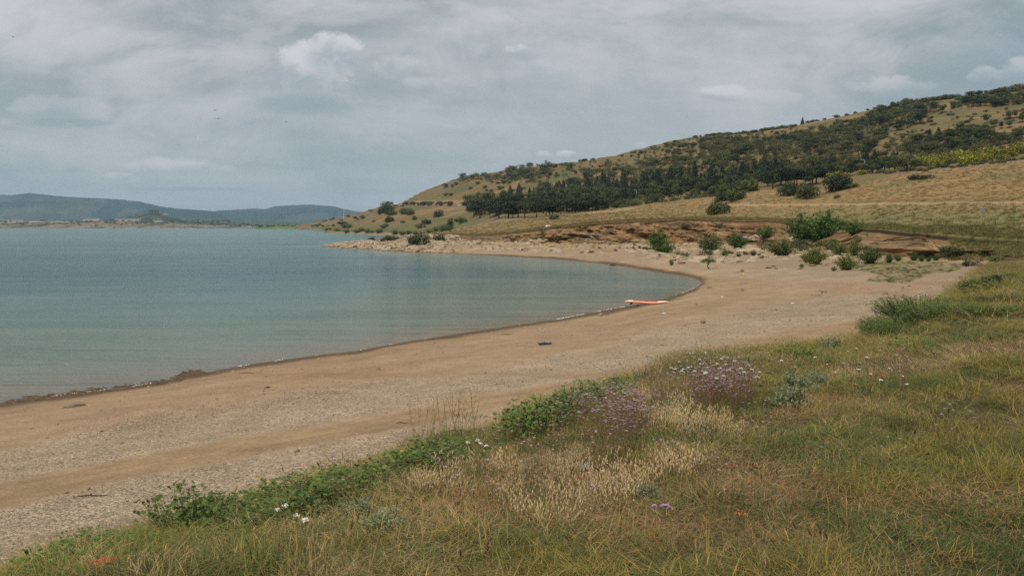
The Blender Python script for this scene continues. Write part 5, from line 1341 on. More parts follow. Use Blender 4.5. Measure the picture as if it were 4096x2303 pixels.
# meadow and cliff-top grass
TM = [tuft(530, 40, .45, .42, .03, .5, 'meadow_tuft', .3, 0, 'straw'), tuft(531, 40, .5, .3, .035, .8, 'meadow_tuft_b', .3, 0, 'straw'), tuft(532, 40, .45, .4, .03, .5, 'meadow_tuft_c', .3, 0, 'grass')]
M['meadow'] = leafmat('meadow_straw', (0.25, 0.172, 0.08), .22, .15, (1.05, 1, .9)); M['meadowg'] = leafmat('meadow_green', (0.13, 0.13, 0.045), .25, .15, (1.3, 1.1, .9))
for me, k in zip(TM, ('meadow', 'meadow', 'meadowg')): me.materials.clear(); me.materials.append(M[k])
md_ = ((SG > 8.95) & (SG < 10.1) & vis & (X / Y > -.17))
tkm = np.clip(tk + tk2, 0, 1)
bankr = inseg(6.6, 9) & (PX > 950) & vis
dens = np.where(md_, .75 * (.35 + .65 * np.clip(130 / Y, 0, 2) ** 1.5) * (1 - tkm) * (1 - .8 * bald), 0) + bankr * 3.0 + ((SG > 8.9) & (SG < 9.12) & vis & (X / Y > -.12)) * 3.5
P, ii, jj = surf_points(md_ | bankr, dens)
n = len(P); gsh = np.clip(gr_[ii, jj] * .85 + sm(fbm(P[:, 0] / 12, P[:, 1] / 8, 3, 175), .0, .3) * .5 + bankr[ii, jj] * .45, 0, .9)
idx = np.where(rw.random(n) < gsh, 2, rw.integers(0, 2, n))
s_ = rw.uniform(.6, 1.3, n)
scatter('meadow_grass', P, np.stack([rw.normal(0, .1, n), rw.normal(0, .1, n), rw.random(n) * 6.28], 1), np.stack([s_, s_, s_ * rw.uniform(.6, 1.3, n)], 1), idx, TM, 'dry yellow grass of the meadow above the cliff')
print('meadow', n)
#==PART5==
# ------------------------------------------------------------------ weeds and flowers of the bank
def round_leaf(mb, c, r, an, tiltv, C, lobes=5):
    n = 11; V = [c]; 
    nrm = np.array([math.cos(an) * tiltv, math.sin(an) * tiltv, 1.0]); nrm /= np.linalg.norm(nrm)
    u = np.array([math.cos(an), math.sin(an), -tiltv]); u /= np.linalg.norm(u); v = np.cross(nrm, u)
    for k in range(n):
        t = 2 * math.pi * k / n
        rr = r * (1 + .16 * math.cos(lobes * t)) * (.85 + .15 * abs(math.cos(t / 2)))
        V.append(c + u * math.cos(t) * rr + v * math.sin(t) * rr * .9 - nrm * r * .18 * math.cos(2 * t) ** 2)
    mb.add(V, None, [(0, 1 + k, 1 + (k + 1) % n) for k in range(n)], C)
def mallow(seed, n, rad, h, lr=.035):
    rng = np.random.default_rng(seed); mb = MB(); st_ = MB()
    for i in range(n):
        an = rng.random() * 6.28; r = rad * math.sqrt(rng.random()); z = h * rng.uniform(.25, 1) * (1 - .35 * (r / rad) ** 2)
        p = np.array([math.cos(an) * r, math.sin(an) * r, z]); v = rng.uniform(.65, 1.3); C = np.array([v, v, v])
        if rng.random() < .008: C = np.array([4.5, 1.9, .6])
        round_leaf(mb, p, lr * rng.uniform(.6, 1.35), rng.random() * 6.28, rng.uniform(.1, .9), C)
        if i % 4 == 0: st_.tube([(p[0] * .3, p[1] * .3, 0), p * np.array([.8, .8, .6]), p], [.003, .0025, .0015], 4)
    a = mb.mesh('foliage'); a.materials.append(M['leaf']); b = st_.mesh('stem'); b.materials.append(M['stemg']); return a, b
M['stemg'] = plain('green_stem', (.10, .12, .04), .7)
MAL = [mallow(600 + i, 230, .40, .36, .022) for i in range(4)]
def weed(pt, h, wid, label, group=None, name='weed_plant', lib_=None, back=0):
    P = T1.hit(*pt); 
    a, b = (lib_ or MAL)[random.randrange(len(lib_ or MAL))]
    root = empty(name, (P[0], P[1], P[2] - .02), random.random() * 6.28, (wid / .64, wid / .64, h / .36))
    link('foliage', a, None, root); link('stem', b, None, root)
    return tag(root, label, 'plant', group)
for (x, y, h) in [(455, 1345, .42), (480, 1325, .36), (520, 1330, .3)]:
    weed(D(x, y), h, .5, 'tall round leaved weed of the leftmost bushy clump at the gravel edge', 'leftmost round leaved weeds')
for k, (x, y) in enumerate([(600, 1300), (640, 1285), (675, 1275), (715, 1262), (755, 1255), (800, 1240), (840, 1232), (880, 1222), (560, 1335), (620, 1330), (700, 1300), (760, 1290), (820, 1275), (900, 1240), (870, 1255)]):
    weed(D(x, y), random.uniform(.14, .30), .5, 'round leaved green weed in the long belt along the gravel edge', 'round leaved weeds of the belt along the gravel')
for k, (x, y) in enumerate([(1010, 1190), (1050, 1175), (1090, 1160), (1130, 1150), (1060, 1200), (1110, 1185), (1000, 1210), (960, 1222)]):
    weed(D(x, y), random.uniform(.2, .3), .55, 'round leaved green weed in the middle clump of the bank edge', 'round leaved weeds of the middle clump')
NET = [mallow(620 + i, 260, .36, .36, .022) for i in range(3)]
for k, (x, y) in enumerate([(1310, 1085), (1345, 1070), (1380, 1060), (1420, 1052), (1330, 1100), (1390, 1085), (1440, 1040), (1460, 1025)]):
    weed(D(x, y), random.uniform(.3, .42), .6, 'small leaved bright green nettle like weed of the clump before the purple flowers', 'bright green weeds before the purple flowers', 'weed_plant', NET)
for x, y, h, w_, lb in [(1540, 1000, .3, .8, 'low green weed clump between nettles and white flowers'), (2003, 900, .3, .7, 'single leafy weed on the bank crest against the sand'), (130, 1440, .2, .4, 'low green weed near the lower left corner'), (210, 1400, .22, .4, 'low green weed on the gravel rim at lower left'), (330, 1390, .16, .4, 'small weed in the short grass right of the lower left ones'), (2300, 880, .3, .8, 'weed on the crest right of the single leafy one')]:
    weed(D(x, y), h, w_, lb, None, 'weed_plant', NET)
BR = [mallow(640 + i, 2400, .4, .36, .0085) for i in range(2)]
for x, y, h, w_, lb in [(2320, 805, .85, 2.4, 'large bramble thicket spilling onto the beach at right'), (2375, 812, .6, 1.8, 'right shoulder of the bramble thicket beside the beach'), (2255, 835, .5, 1.6, 'low bramble at the left foot of the large thicket'), (2230, 850, .5, 1.0, 'small dark bramble leftmost of the beach thicket')]:
    weed(D(x, y), h, w_, lb, None, 'bramble', BR)
for x, y, hpx, lb in [(2470, 735, 17, 'dark thorny bush on the bank corner above the cove'), (2500, 715, 12, 'green bush behind the dark thorny one on the bank corner'), (2450, 760, 9, 'small green bush at the left foot of the thorny bush')]:
    near_plant('darkbush', 'bush', D(x, y), hpx, lb, 'bush', None, .9)
for x, y, hpx, lb in [(2400, 640, 8, 'straw coloured bush hanging on the bank right of the undercut'), (2440, 668, 7, 'dry brown bush at the foot of the right bank'), (2500, 660, 8, 'bright green bush on the flowery right bank'), (2540, 700, 6, 'olive bush on the upper right bank'), (2385, 630, 6, 'green shrub at the edge of the right bank')]:
    near_plant('bush', 'bush', D(x, y), hpx, lb, 'bush', None, 1.3)
for (x, y, w_) in [(2530, 760, 1.2), (2480, 790, 1.2), (2420, 790, 1.3)]:
    weed(D(x, y), .3, w_, 'green leafy weed patch on the slope right of the bramble thicket', 'leafy weeds right of the bramble', 'weed_plant', BR)

def sage(seed, n, rad, h):
    rng = np.random.default_rng(seed); mb = MB()
    for i in range(n):
        an = rng.random() * 6.28; el = rng.uniform(.25, 1.4); L_ = rng.uniform(.5, 1)
        e = np.array([math.cos(an) * math.cos(el) * rad, math.sin(an) * math.cos(el) * rad, math.sin(el) * h]) * L_
        k = 16; t = rng.uniform(.25, 1, k)[:, None]
        leaves(mb, t * e + rng.normal(size=(k, 3)) * .012, .009, rng, varcol(rng, k, .2), 0, 3.2)
        mb.tube([(0, 0, 0), e * .5, e], [.003, .002, .001], 4, (.8, .8, .7))
    me = mb.mesh('sage'); me.materials.append(M['sage']); return me
SG_ = [sage(660 + i, 90, .3, .34) for i in range(2)]
for x, y, w_, lb in [(1625, 1250, .36, 'silvery spiky sage tuft alone in the foreground grass'), (1800, 985, .7, 'silver sage bush inside the purple flowers'), (2005, 985, .8, 'upper silvery sage bush right of the purple flowers'), (1985, 1025, .8, 'lower pale sage bush right of the purple flowers'),
                     (2090, 880, .9, 'grey sage bush on the bank crest against the sand'), (960, 1345, .55, 'grey green sage mound in the lower left foreground'), (900, 1300, .5, 'grey green sage mound behind the lower one at left'), (2050, 965, .6, 'small sage right of the upper silvery bush')]:
    P = T1.hit(*D(x, y)); link_ = link('sage_bush', SG_[random.randrange(2)], None, None, (P[0], P[1], P[2] - .01), (w_ / .75, w_ / .75, w_ / .62 * .62), random.random() * 6)
    tag(link_, lb, 'sage bush')

# flower heads
def daisy(mb, c, r, rng, C, n=9):
    for k in range(n):
        t = 2 * math.pi * k / n + rng.random() * .3; u = np.array([math.cos(t), math.sin(t), .35]); v = np.array([-math.sin(t), math.cos(t), 0])
        mb.add([c, c + u * r * .6 + v * r * .2, c + u * r, c + u * r * .6 - v * r * .2], [(0, 1, 2, 3)], None, C)
def purple_clump(seed, n, rad, h):
    rng = np.random.default_rng(seed); fl = MB()
    for i in range(n):
        an = rng.random() * 6.28; r = rad * math.sqrt(rng.random()); hh = h * rng.uniform(.6, 1.1)
        p = np.array([math.cos(an) * r * .5, math.sin(an) * r * .5, 0]); q = np.array([math.cos(an) * r, math.sin(an) * r, hh])
        fl.tube([p, (p + q) / 2, q], [.0011, .001, .0008], 3, (.55, .5, .22))
        v = rng.uniform(.7, 1.3); daisy(fl, q, rng.uniform(.008, .014), rng, np.array([v, v, v]))
    me = fl.mesh('purple_clump'); me.materials.append(M['purple']); return me
PC = [purple_clump(680 + i, 9, .16, .3) for i in range(3)]
pts = []
for poly, k in (([D(1390, 1085), D(1480, 1010), D(1600, 975), D(1700, 960), D(1860, 950), D(1895, 990), D(1880, 1050), D(1700, 1065), D(1600, 1100), D(1480, 1110), D(1380, 1120)], 85),
                ([D(1740, 975), D(1880, 960), D(1895, 1010), D(1860, 1050), D(1760, 1040)], 60), ([D(1540, 1090), D(1620, 1085), D(1620, 1115), D(1550, 1120)], 18),
                ([D(1080, 1180), D(1350, 1110), D(1700, 1120), D(1600, 1180), D(1250, 1230), D(1120, 1250)], 22), ([D(2150, 940), D(2300, 940), D(2330, 1000), D(2200, 1010)], 14), ([D(800, 1280), D(1100, 1200), D(1500, 1150), D(2200, 1060), D(2500, 1120), D(2000, 1300), D(900, 1340)], 14)):
    for q in rnd_in(poly, k, rw): pts.append(T1.hit(*q))
pts = np.array(pts); n = len(pts); dq = np.hypot(pts[:, 0], pts[:, 1])
sc_ = rw.uniform(.8, 1.3, n) * np.clip(dq / 9, 1, 1.8) ** .5
scatter('purple_wildflowers', pts, np.stack([0 * sc_, 0 * sc_, rw.random(n) * 6.28], 1), sc_, rw.integers(0, 3, n), PC, 'small purple everlasting flowers massed in the bank grass')
def big_daisy(pt, h, r, lb):
    P = T1.hit(*pt); rng = np.random.default_rng(int(pt[0])); root = empty('purple_flower', (P[0], P[1], P[2]), 0, 1)
    a = MB(); a.tube([(0, 0, 0), (.01, 0, h / 2), (.0, .01, h)], [.002, .0018, .0015], 5); me = a.mesh('stem'); me.materials.append(M['stemg']); link('stem', me, None, root)
    b = MB(); 
    for z, rr in ((0, 1), (.006, .75), (.012, .5)): daisy(b, np.array([0, .01, h + z]), r * rr, rng, np.array([1.15, 1.1, 1.15]), 12)
    me = b.mesh('flower_head'); me.materials.append(M['purple']); link('flower_head', me, None, root); tag(root, lb, 'flower')
big_daisy(D(1671, 1420), .3, .032, 'largest single purple flower low in the foreground'); big_daisy(D(1645, 1395), .26, .02, 'smaller purple flower left of the largest one'); big_daisy(D(1683, 1390), .24, .018, 'small purple flower right of the largest one')

def umbel(seed, h, r, mat, dens=90):
    rng = np.random.default_rng(seed); a = MB(); 
    a.tube([(0, 0, -.01), (.012, 0, h * .5), (0, 0, h * .9)], [.0025, .002, .0015], 5)
    for k in range(10):
        t = k * .628; a.tube([(0, 0, h * .9), (math.cos(t) * r * .75, math.sin(t) * r * .75, h)], [.001, .0006], 3)
    s1 = a.mesh('stem'); s1.materials.append(M['stemg'])
    b = MB(); rr = r * np.sqrt(rng.random(dens)); t = rng.random(dens) * 6.28
    P_ = np.stack([np.cos(t) * rr, np.sin(t) * rr, h + .010 * (1 - (rr / r) ** 2) + rng.normal(size=dens) * .003], 1)
    leaves(b, P_, .006, rng, varcol(rng, dens, .1), .8, 1.0)
    m2 = b.mesh('flower_head'); m2.materials.append(M[mat]); return s1, m2
UW = [umbel(700 + i, .40, .024, 'white', 60) for i in range(3)]; UR = [umbel(710 + i, .34, .028, 'rust', 60) for i in range(2)]
def put_umbel(pt, libm, sc, lb, grp, nm):
    """pt = where the flower head is seen; the stem foot is found on the ground below it"""
    P = None
    h0_ = (.40 if libm is UW else .34) * sc
    s0, k = sk(*pt)
    Ys = np.linspace(4, 70, 1400)
    for Yq in Ys:                                   # along the ray, where its height over the ground equals the stem
        zq = H + k * Yq
        if zq - T1.z_at(s0 * Yq, Yq) <= h0_: P = (s0 * Yq, Yq, zq - h0_); break
    if P is None: return
    st_m, hd = libm[random.randrange(len(libm))]
    root = empty(nm, P, random.random() * 6.28, sc)
    link('stem', st_m, None, root); link('flower_head', hd, None, root); tag(root, lb, 'flower', grp)
for q in rnd_in([D(1680, 905), D(1760, 880), D(1850, 895), D(1920, 920), D(1900, 960), D(1780, 950), D(1690, 935)], 62, rw):
    put_umbel(q, UW, random.uniform(.5, .95), 'white flat topped umbel of the flower patch on the bank crest', 'white umbels of the crest patch', 'white_umbel')
for q in [(1965, 905), (2050, 897), (2133, 882), (2153, 875), (2270, 945), (2235, 925), (2180, 898), (2000, 922), (2120, 912), (2160, 928), (2190, 940), (2215, 955), (2100, 935), (1930, 885), (2280, 965), (2080, 915)]:
    put_umbel(D(*q), UW, random.uniform(.6, 1.0), 'white umbel scattered singly in the grass right of the purple patch', 'single white umbels right of the purple patch', 'white_umbel')
for q, lb in [((1176, 1112), 'left white umbel of four beside the middle weeds'), ((1200, 1106), 'top white umbel of four beside the middle weeds'), ((1208, 1114), 'right white umbel of four beside the middle weeds'), ((1222, 1120), 'small outer white umbel of four beside the middle weeds'),
              ((697, 1280), 'white umbel over the leaves of the long weed belt'), ((716, 1270), 'upper white umbel over the long weed belt'), ((745, 1295), 'lower white umbel over the long weed belt'), ((768, 1305), 'lowest white umbel under the long weed belt')]:
    put_umbel(D(*q), UW, .8, lb, None, 'white_umbel')
for q in [(2140, 945), (2165, 948), (2200, 940), (2220, 945), (2240, 935), (2150, 965), (2190, 965), (2130, 930), (1840, 1170), (1868, 1176), (1890, 1168), (1900, 1176), (2020, 1100), (2070, 1105), (1870, 1295), (1860, 1288), (1560, 1240)]:
    put_umbel(D(*q), UR, random.uniform(.7, 1.1), 'rust brown dried umbel among the bank grass', 'rust brown dried umbels', 'dried_umbel')
# wiry tall weeds against the gravel
mb = MB()
def wiry(seed):
    rng = np.random.default_rng(seed); mb = MB()
    for i in range(6):
        a2 = rng.random() * 6.28; b = rng.uniform(.1, .4); p = np.array([rng.normal() * .04, rng.normal() * .04, 0.]); 
        for k in range(7):
            q = p + np.array([math.cos(a2) * .025 * b * 3, math.sin(a2) * .025 * b * 3, .085]) + rng.normal(size=3) * .008
            mb.tube([p, q], [.0018, .0014], 4, (.7, .8, .6)); 
            if k > 1:
                e = q + np.array([rng.normal() * .04, rng.normal() * .04, .03]); mb.tube([q, e], [.001, .0006], 3, (.7, .8, .6)); leaves(mb, np.array([e, (q + e) / 2]), .006, rng, varcol(rng, 2, .2), 0, 1.6)
            p = q
    me = mb.mesh('wiry'); me.materials.append(M['grass']); return me
WR = [wiry(720), wiry(721)]
for x, y, lb in [(1085, 1115, 'left of the tall wiry weeds standing against the gravel'), (1120, 1120, 'second of the tall wiry weeds standing against the gravel'), (1150, 1110, 'third of the tall wiry weeds standing against the gravel'), (1190, 1100, 'right of the tall wiry weeds standing against the gravel'), (1050, 1130, 'outermost left thin wiry weed at the middle clump'), (1760, 925, 'thin tall weed rising out of the white umbels')]:
    P = T1.hit(*D(x, y)); tag(link('wiry_weed', WR[x % 2], None, None, P, .85, x), lb, 'plant')

# ------------------------------------------------------------------ board, bottle, towel, litter
M['orange'] = plain('orange_pvc', (.82, .20, .04), .4, noise=.05); M['whitep'] = plain('white_pvc', (.82, .80, .76), .4, noise=.03)
M['redpad'] = plain('red_deck_pad', (.50, .035, .03), .7, noise=.1); M['black'] = plain('black_rubber', (.02, .02, .022), .5); M['navy'] = plain('navy_cloth', (.022, .026, .075), .9, noise=.3, scale=20)
M['bottle'] = plain('green_glass', (.015, .12, .045), .15, noise=.05, sp=.6); M['yellowp'] = plain('yellow_plastic', (.75, .55, .05), .5); M['litterw'] = plain('white_plastic', (.78, .78, .76), .5, noise=.06)
M['red'] = plain('red_wrapper', (.6, .04, .04), .4); M['blue'] = plain('blue_wrapper', (.22, .34, .45), .4)
Pt = T1.hit(630.5, 304.6); Pn = T1.hit(664, 305.2)
Lb = 42.5 * Pt[1] / F; n = 40
x = np.linspace(-.5, .5, n)
plan = .5 * .78 * np.clip(1 - np.abs(2 * x - .02) ** 3.2, 0, 1) ** .55 * np.where(x > 0, 1 - .25 * (2 * x) ** 2, 1 - .06 * (2 * x) ** 2)
plan = np.maximum(plan, .02); rise = .22 * np.clip(x * 2, 0, 1) ** 2.4 + .03 * np.clip(-x * 2, 0, 1) ** 3
th = .16 * np.clip(1 - np.abs(2 * x) ** 8, .25, 1)
def ring(f0, f1, m_):       # part of the lens shaped cross section
    V = []; ts = np.linspace(f0, f1, m_)
    for i in range(n):
        for t in ts:
            yv = plan[i] * (np.sign(math.cos(t)) * abs(math.cos(t)) ** .55); zv = th[i] / 2 * (np.sign(math.sin(t)) * abs(math.sin(t)) ** .75)
            V.append((x[i] * Lb, yv, rise[i] + th[i] / 2 + zv))
    return np.array(V)
root = empty('paddle_board', ((Pt[0] + Pn[0]) / 2, (Pt[1] + Pn[1]) / 2, 0))
z_t, z_n = T1.z_at(Pt[0], Pt[1]), T1.z_at(Pn[0], Pn[1])
root.location.z = (z_t + z_n) / 2 + .16; root.rotation_euler = (math.radians(4), math.radians(-3.4) + 0 * 1, math.radians(1))
root.rotation_euler[1] = math.radians(3.6)
def strip(nm, f0, f1, m_, mat, off=0):
    V = ring(f0, f1, m_); V[:, 2] += off; me = mesh_np(nm, V, grid_quads(n, m_), None, np.ones((len(V), 3)), True); me.materials.append(mat); link(nm, me, None, root)
strip('hull', math.radians(138), math.radians(402), 30, M['orange']); strip('deck', math.radians(42), math.radians(138), 14, M['whitep'])
dk = MB(); ii_ = [i for i in range(n) if -.33 < x[i] < .26]
V = []; 
for i in ii_:
    for t in np.linspace(-1, 1, 7): V.append((x[i] * Lb, plan[i] * .52 * t, rise[i] + th[i] + .012 + .02 * (1 - t * t)))
dk.add(V, grid_quads(len(ii_), 7)); me = dk.mesh('deck_pad'); me.materials.append(M['redpad']); link('deck_pad', me, None, root)
hb = MB(); hb.tube([(-.14, 0, .15), (-.10, 0, .20), (.04, 0, .20), (.08, 0, .15)], [.02] * 4, 8); me = hb.mesh('carry_handle'); me.materials.append(M['black']); link('carry_handle', me, None, root)
fb = MB(); xf = -.36 * Lb; fb.add([(xf, -.008, .02), (xf + .2, -.008, .02), (xf + .03, -.004, -.2), (xf - .05, -.004, -.2), (xf, .008, .02), (xf + .2, .008, .02), (xf + .03, .004, -.2), (xf - .05, .004, -.2)], [(0, 1, 2, 3), (7, 6, 5, 4), (0, 4, 5, 1), (1, 5, 6, 2), (2, 6, 7, 3), (3, 7, 4, 0)]); me = fb.mesh('fin'); me.materials.append(M['black']); link('fin', me, None, root)
vb = MB()
for xx in (-.46, -.43): vb.tube([(xx * Lb, .06, .13), (xx * Lb, .06, .155)], [.025, .02], 8)
me = vb.mesh('valve'); me.materials.append(M['black']); link('valve', me, None, root)
tag(root, 'orange and white inflatable paddle board with red deck lying at the waterline', 'paddle board')
P = T1.hit(638.4, 305.6); mb = MB(); mb.tube([(-.15, 0, .035), (-.145, 0, .035), (.0, 0, .035), (.05, 0, .035), (.075, 0, .035), (.14, 0, .035)], [.01, .034, .034, .03, .014, .012], 12)
root = empty('bottle', (P[0], P[1], P[2] + .0), .1, 1.25); me = mb.mesh('body', True); me.materials.append(M['bottle']); link('body', me, None, root)
mb = MB(); mb.tube([(.14, 0, .035), (.165, 0, .035)], [.016, .016], 10); me = mb.mesh('cap'); me.materials.append(M['black']); link('cap', me, None, root); tag(root, 'green bottle lying on the wet sand under the board', 'bottle')
def cloth(name, pt, wx, wy, amp_, mat, lb, cat, rz=0, hgt=.03):
    P = T1.hit(*pt); m_ = 30; u, v = np.meshgrid(np.linspace(-.5, .5, m_), np.linspace(-.5, .5, m_))
    X_ = u * wx * (1 + .25 * fbm(v * 3, u * 2, 2, 801)); Y_ = v * wy * (1 + .5 * fbm(u * 4, v, 2, 802)); 
    Z_ = hgt + np.abs(fbm(u * 5, v * 5, 3, 803)) * amp_ * 2
    V = np.stack([X_, Y_, Z_], -1).reshape(-1, 3); nb_ = len(V)
    V2 = V.copy(); V2[:, 2] -= .02
    mb = MB(); mb.add(V, grid_quads(m_, m_)); mb.add(V2, grid_quads(m_, m_)[:, ::-1]); me = mb.mesh(name, True); me.materials.append(M[mat])
    return tag(link(name, me, None, None, P, 1, rz), lb, cat)
cloth('towel', (545, 343.8), .62, .5, .09, 'navy', 'crumpled dark navy cloth lying on the open sand', 'cloth', .12)
cloth('plastic_bag', Z4(918, 850), 1.1, .7, .7, 'litterw', 'white bag dropped on the meadow above the track', 'bag')
cloth('plastic_bag', Z3(460, 980), 1.3, .8, .7, 'litterw', 'white bag lying on the meadow edge left of the cliff', 'bag')
cloth('wrapper', G_(158, 313), .35, .35, .1, 'yellowp', 'bright yellow scrap on the sand below the rock pair', 'litter')
cloth('wrapper', L1(620, 1392), .14, .07, .03, 'red', 'crumpled red snack wrapper in the lower left grass', 'litter', .3)
cloth('wrapper', L1(545, 1362), .1, .05, .03, 'litterw', 'crumpled white paper scrap left of the red wrapper', 'litter', .3)
cloth('wrapper', C1(1573, 812), .07, .05, .06, 'blue', 'small blue and white wrapper caught in the foreground grass', 'litter')
for pt, lb in [(G_(1335, 655), 'small white litter scrap on the gravel left of the bramble'), (G_(582, 568), 'tiny white shell or scrap on the right sand'), (B1(1407, 545), 'tiny white scrap on the sand right below the board'), (G_(1158, 270), 'little white plastic lump on the green cover patch'), (G_(2040, 210), 'white strip of litter under the right bank'), (B1(1905, 402), 'white scrap on sand above the right stones')]:
    cloth('litter', pt, .22, .16, .06, 'litterw', lb, 'litter')
# driftwood and sea foam
for pt, L_, rz, lb in [(L1(560, 965), .65, .15, 'short driftwood stick on the gravel at left'), (C1(830, 572), .5, .3, 'brown driftwood piece behind the middle weeds'), (L1(1790, 852), .8, .2, 'thin long stick on the gravel in front of the weeds'), (C1(470, 520), .3, .1, 'little twig on the sand track'), (L1(1510, 215), .8, .05, 'dark driftwood flat on the wet sand'), (B1(60, 722), .7, .2, 'pale twig by the wet sand below the bay')]:
    P = T1.hit(*pt); mb = MB(); mb.tube([(-L_ / 2, 0, .015), (-L_ / 6, .02, .03), (L_ / 5, -.01, .025), (L_ / 2, .03, .02)], [.008, .014, .012, .005], 6); me = mb.mesh('driftwood', True); me.materials.append(M['bark'])
    tag(link('driftwood', me, None, None, P, 1, rz), lb, 'driftwood')
fm = MB(); rng = np.random.default_rng(9)
M['foam'] = plain('foam', (.80, .79, .75), .6, noise=.05)
def foamrun(p0, p1, fill):
    for px in np.arange(p0, p1, .7):
        s0 = (px - 512) / F; q = vnoise(px / 5.0, 0.5, 88)
        if q > fill or rng.random() < .3: continue
        y0 = np.interp(s0, sc1, kn[0]); w0 = (.03 + .10 * rng.random() ** 2) * (1 + 1.2 * (px > 550)); L_ = .5 * y0 / F * rng.uniform(.6, 2.0)
        c = np.array([s0 * y0, y0 - .05 + rng.normal() * .12, .012]); k = 8
        V = [c + np.array([0, 0, .02])] + [c + np.array([math.cos(t) * L_ * rng.uniform(.6, 1), math.sin(t) * w0 * rng.uniform(.4, 1), 0]) for t in np.linspace(0, 6.28, k, endpoint=False)]
        fm.add(V, None, [(0, 1 + i, 1 + (i + 1) % k) for i in range(k)])
foamrun(557, 625, .72); foamrun(676, 700, .75); foamrun(40, 150, .42); foamrun(230, 300, .35); foamrun(655, 676, .35); foamrun(150, 200, .25); foamrun(300, 557, .16)
me = fm.mesh('foam'); me.materials.append(M['foam']); tag(link('foam', me), 'white foam scraps along the waterline', None, None, 'stuff')
# brown weed and stones at the wet rim on the left
M['wetstone'] = rock_mat('wet_stone', (0.15, 0.095, 0.05))
BW_ = [rock_mesh(90 + i, .4, 1, 'wet_debris') for i in range(3)]
for r in BW_: r.materials.append(M['wetstone'])
wp = []; 
for _ in range(420):
    px = rng.uniform(0, 205); s0 = (px - 512) / F; y0 = np.interp(s0, sc1, kn[0]); yq = y0 + rng.normal() * .35 - .2
    wp.append((s0 * yq, yq, max(T1.z_at(s0 * yq, yq), 0) + .01))
for _ in range(90):
    px = rng.uniform(175, 200); s0 = (px - 512) / F; y0 = np.interp(s0, sc1, kn[0]); yq = y0 + abs(rng.normal()) * .5; wp.append((s0 * yq, yq, .012))
wp = np.array(wp); n = len(wp); ss_ = rng.uniform(.05, .16, n)
scatter('shore_debris', wp, np.stack([0 * ss_, 0 * ss_, rng.normal(0, .5, n)], 1), np.stack([ss_ * 1.8, ss_ * .8, ss_ * .35], 1), rng.integers(0, 3, n), BW_, 'brown stones and weed washed up at the left waterline')
#==PART6==
# ------------------------------------------------------------------ far shore and mountains
scf = np.concatenate([np.arange(-2.2, -0.66, .03), np.arange(-0.66, 0.02, .0016)])
def ridge(name, top_pts, Yf_, zf, Yb, rows=46, relief=20, sc_len=500, col=(.06, .08, .05), patch=(.2, .17, .1), pamt=.5, seed=900, power=.8):
    tp = ev(curve([(p[0], p[1], 'Y', Yb) for p in top_pts]), scf)
    one_ = np.ones(len(scf))
    S = Sheet(scf, [(Yf_ * one_, zf * one_), tp, (tp[0] * 1.15, tp[1] - abs(relief) * 3 - 5)], [rows, 3], [power, None])
    w_ = np.clip(S.SEG, 0, 1); w_ = np.sin(np.clip(w_, 0, 1) * math.pi * .93) 
    rel = 1 - 2 * np.abs(fbm(S.X / sc_len, S.Y / sc_len, 5, seed)) * 2
    S.Z = S.Z + w_ * rel * relief * (S.SEG <= 1); S.Z[0] = zf
    S.project()
    c = np.zeros((*S.Y.shape, 3)) + np.array(col)
    c = cmix(c, patch, sm(fbm(S.X / sc_len * 2.2, S.Y / sc_len * 2.2, 5, seed + 3), .02, .16) * pamt)
    c = c * (1 + .8 * fbm(S.X / sc_len * 6, S.Y / sc_len * 6, 3, seed + 5)[..., None])
    o = S.build(name, M['ground'], np.concatenate([np.clip(c, .01, .6), 0 * c[..., :1]], -1)); return S
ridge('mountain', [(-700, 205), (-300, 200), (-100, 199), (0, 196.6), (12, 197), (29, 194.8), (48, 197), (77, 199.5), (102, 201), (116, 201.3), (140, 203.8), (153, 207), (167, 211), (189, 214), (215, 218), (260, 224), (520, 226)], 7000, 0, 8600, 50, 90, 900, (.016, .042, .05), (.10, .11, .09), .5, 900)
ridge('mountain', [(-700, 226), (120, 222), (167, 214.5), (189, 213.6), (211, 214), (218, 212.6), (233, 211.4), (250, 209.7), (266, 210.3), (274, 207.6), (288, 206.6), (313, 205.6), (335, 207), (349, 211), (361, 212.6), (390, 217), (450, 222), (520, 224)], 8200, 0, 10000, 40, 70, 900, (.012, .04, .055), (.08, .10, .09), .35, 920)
ridge('hills', [(-700, 226.5), (100, 226), (150, 222), (175, 218), (200, 217.6), (230, 218.5), (270, 221), (300, 222.5), (340, 224), (520, 226)], 5200, 0, 6000, 26, 14, 300, (.04, .065, .05), (.14, .13, .09), .5, 940)
# bluff with the settlement and the monument hill
ridge('far_bluff', [(-700, 221), (-200, 220), (0, 220.5), (40, 220.6), (80, 220.5), (130, 221.5), (165, 223), (200, 224.6), (230, 225.8), (330, 226.3), (520, 226.6)], 3100, .3, 3500, 26, 5, 120, (.21, .16, .095), (.05, .06, .035), .9, 960, .75)
ridge('monument_hill', [(-700, 226), (70, 223.5), (100, 220), (124, 217.7), (135, 214.9), (150, 213.3), (163, 214), (175, 217), (183, 220), (193, 221.8), (211, 224), (218, 225.6), (260, 226.5), (520, 227)], 3650, 1, 4000, 26, 6, 160, (.025, .042, .03), (.16, .13, .08), .8, 970)
M['island'] = M['ground']
ridge('reed_island', [(-700, 231), (250, 231), (256, 227.4), (262, 225.5), (275, 224.6), (288, 224.2), (300, 224.6), (315, 225.3), (330, 226), (340, 229), (520, 231)], 2000, -.6, 2100, 10, .5, 60, (.09, .14, .045), (.14, .18, .06), .6, 980)

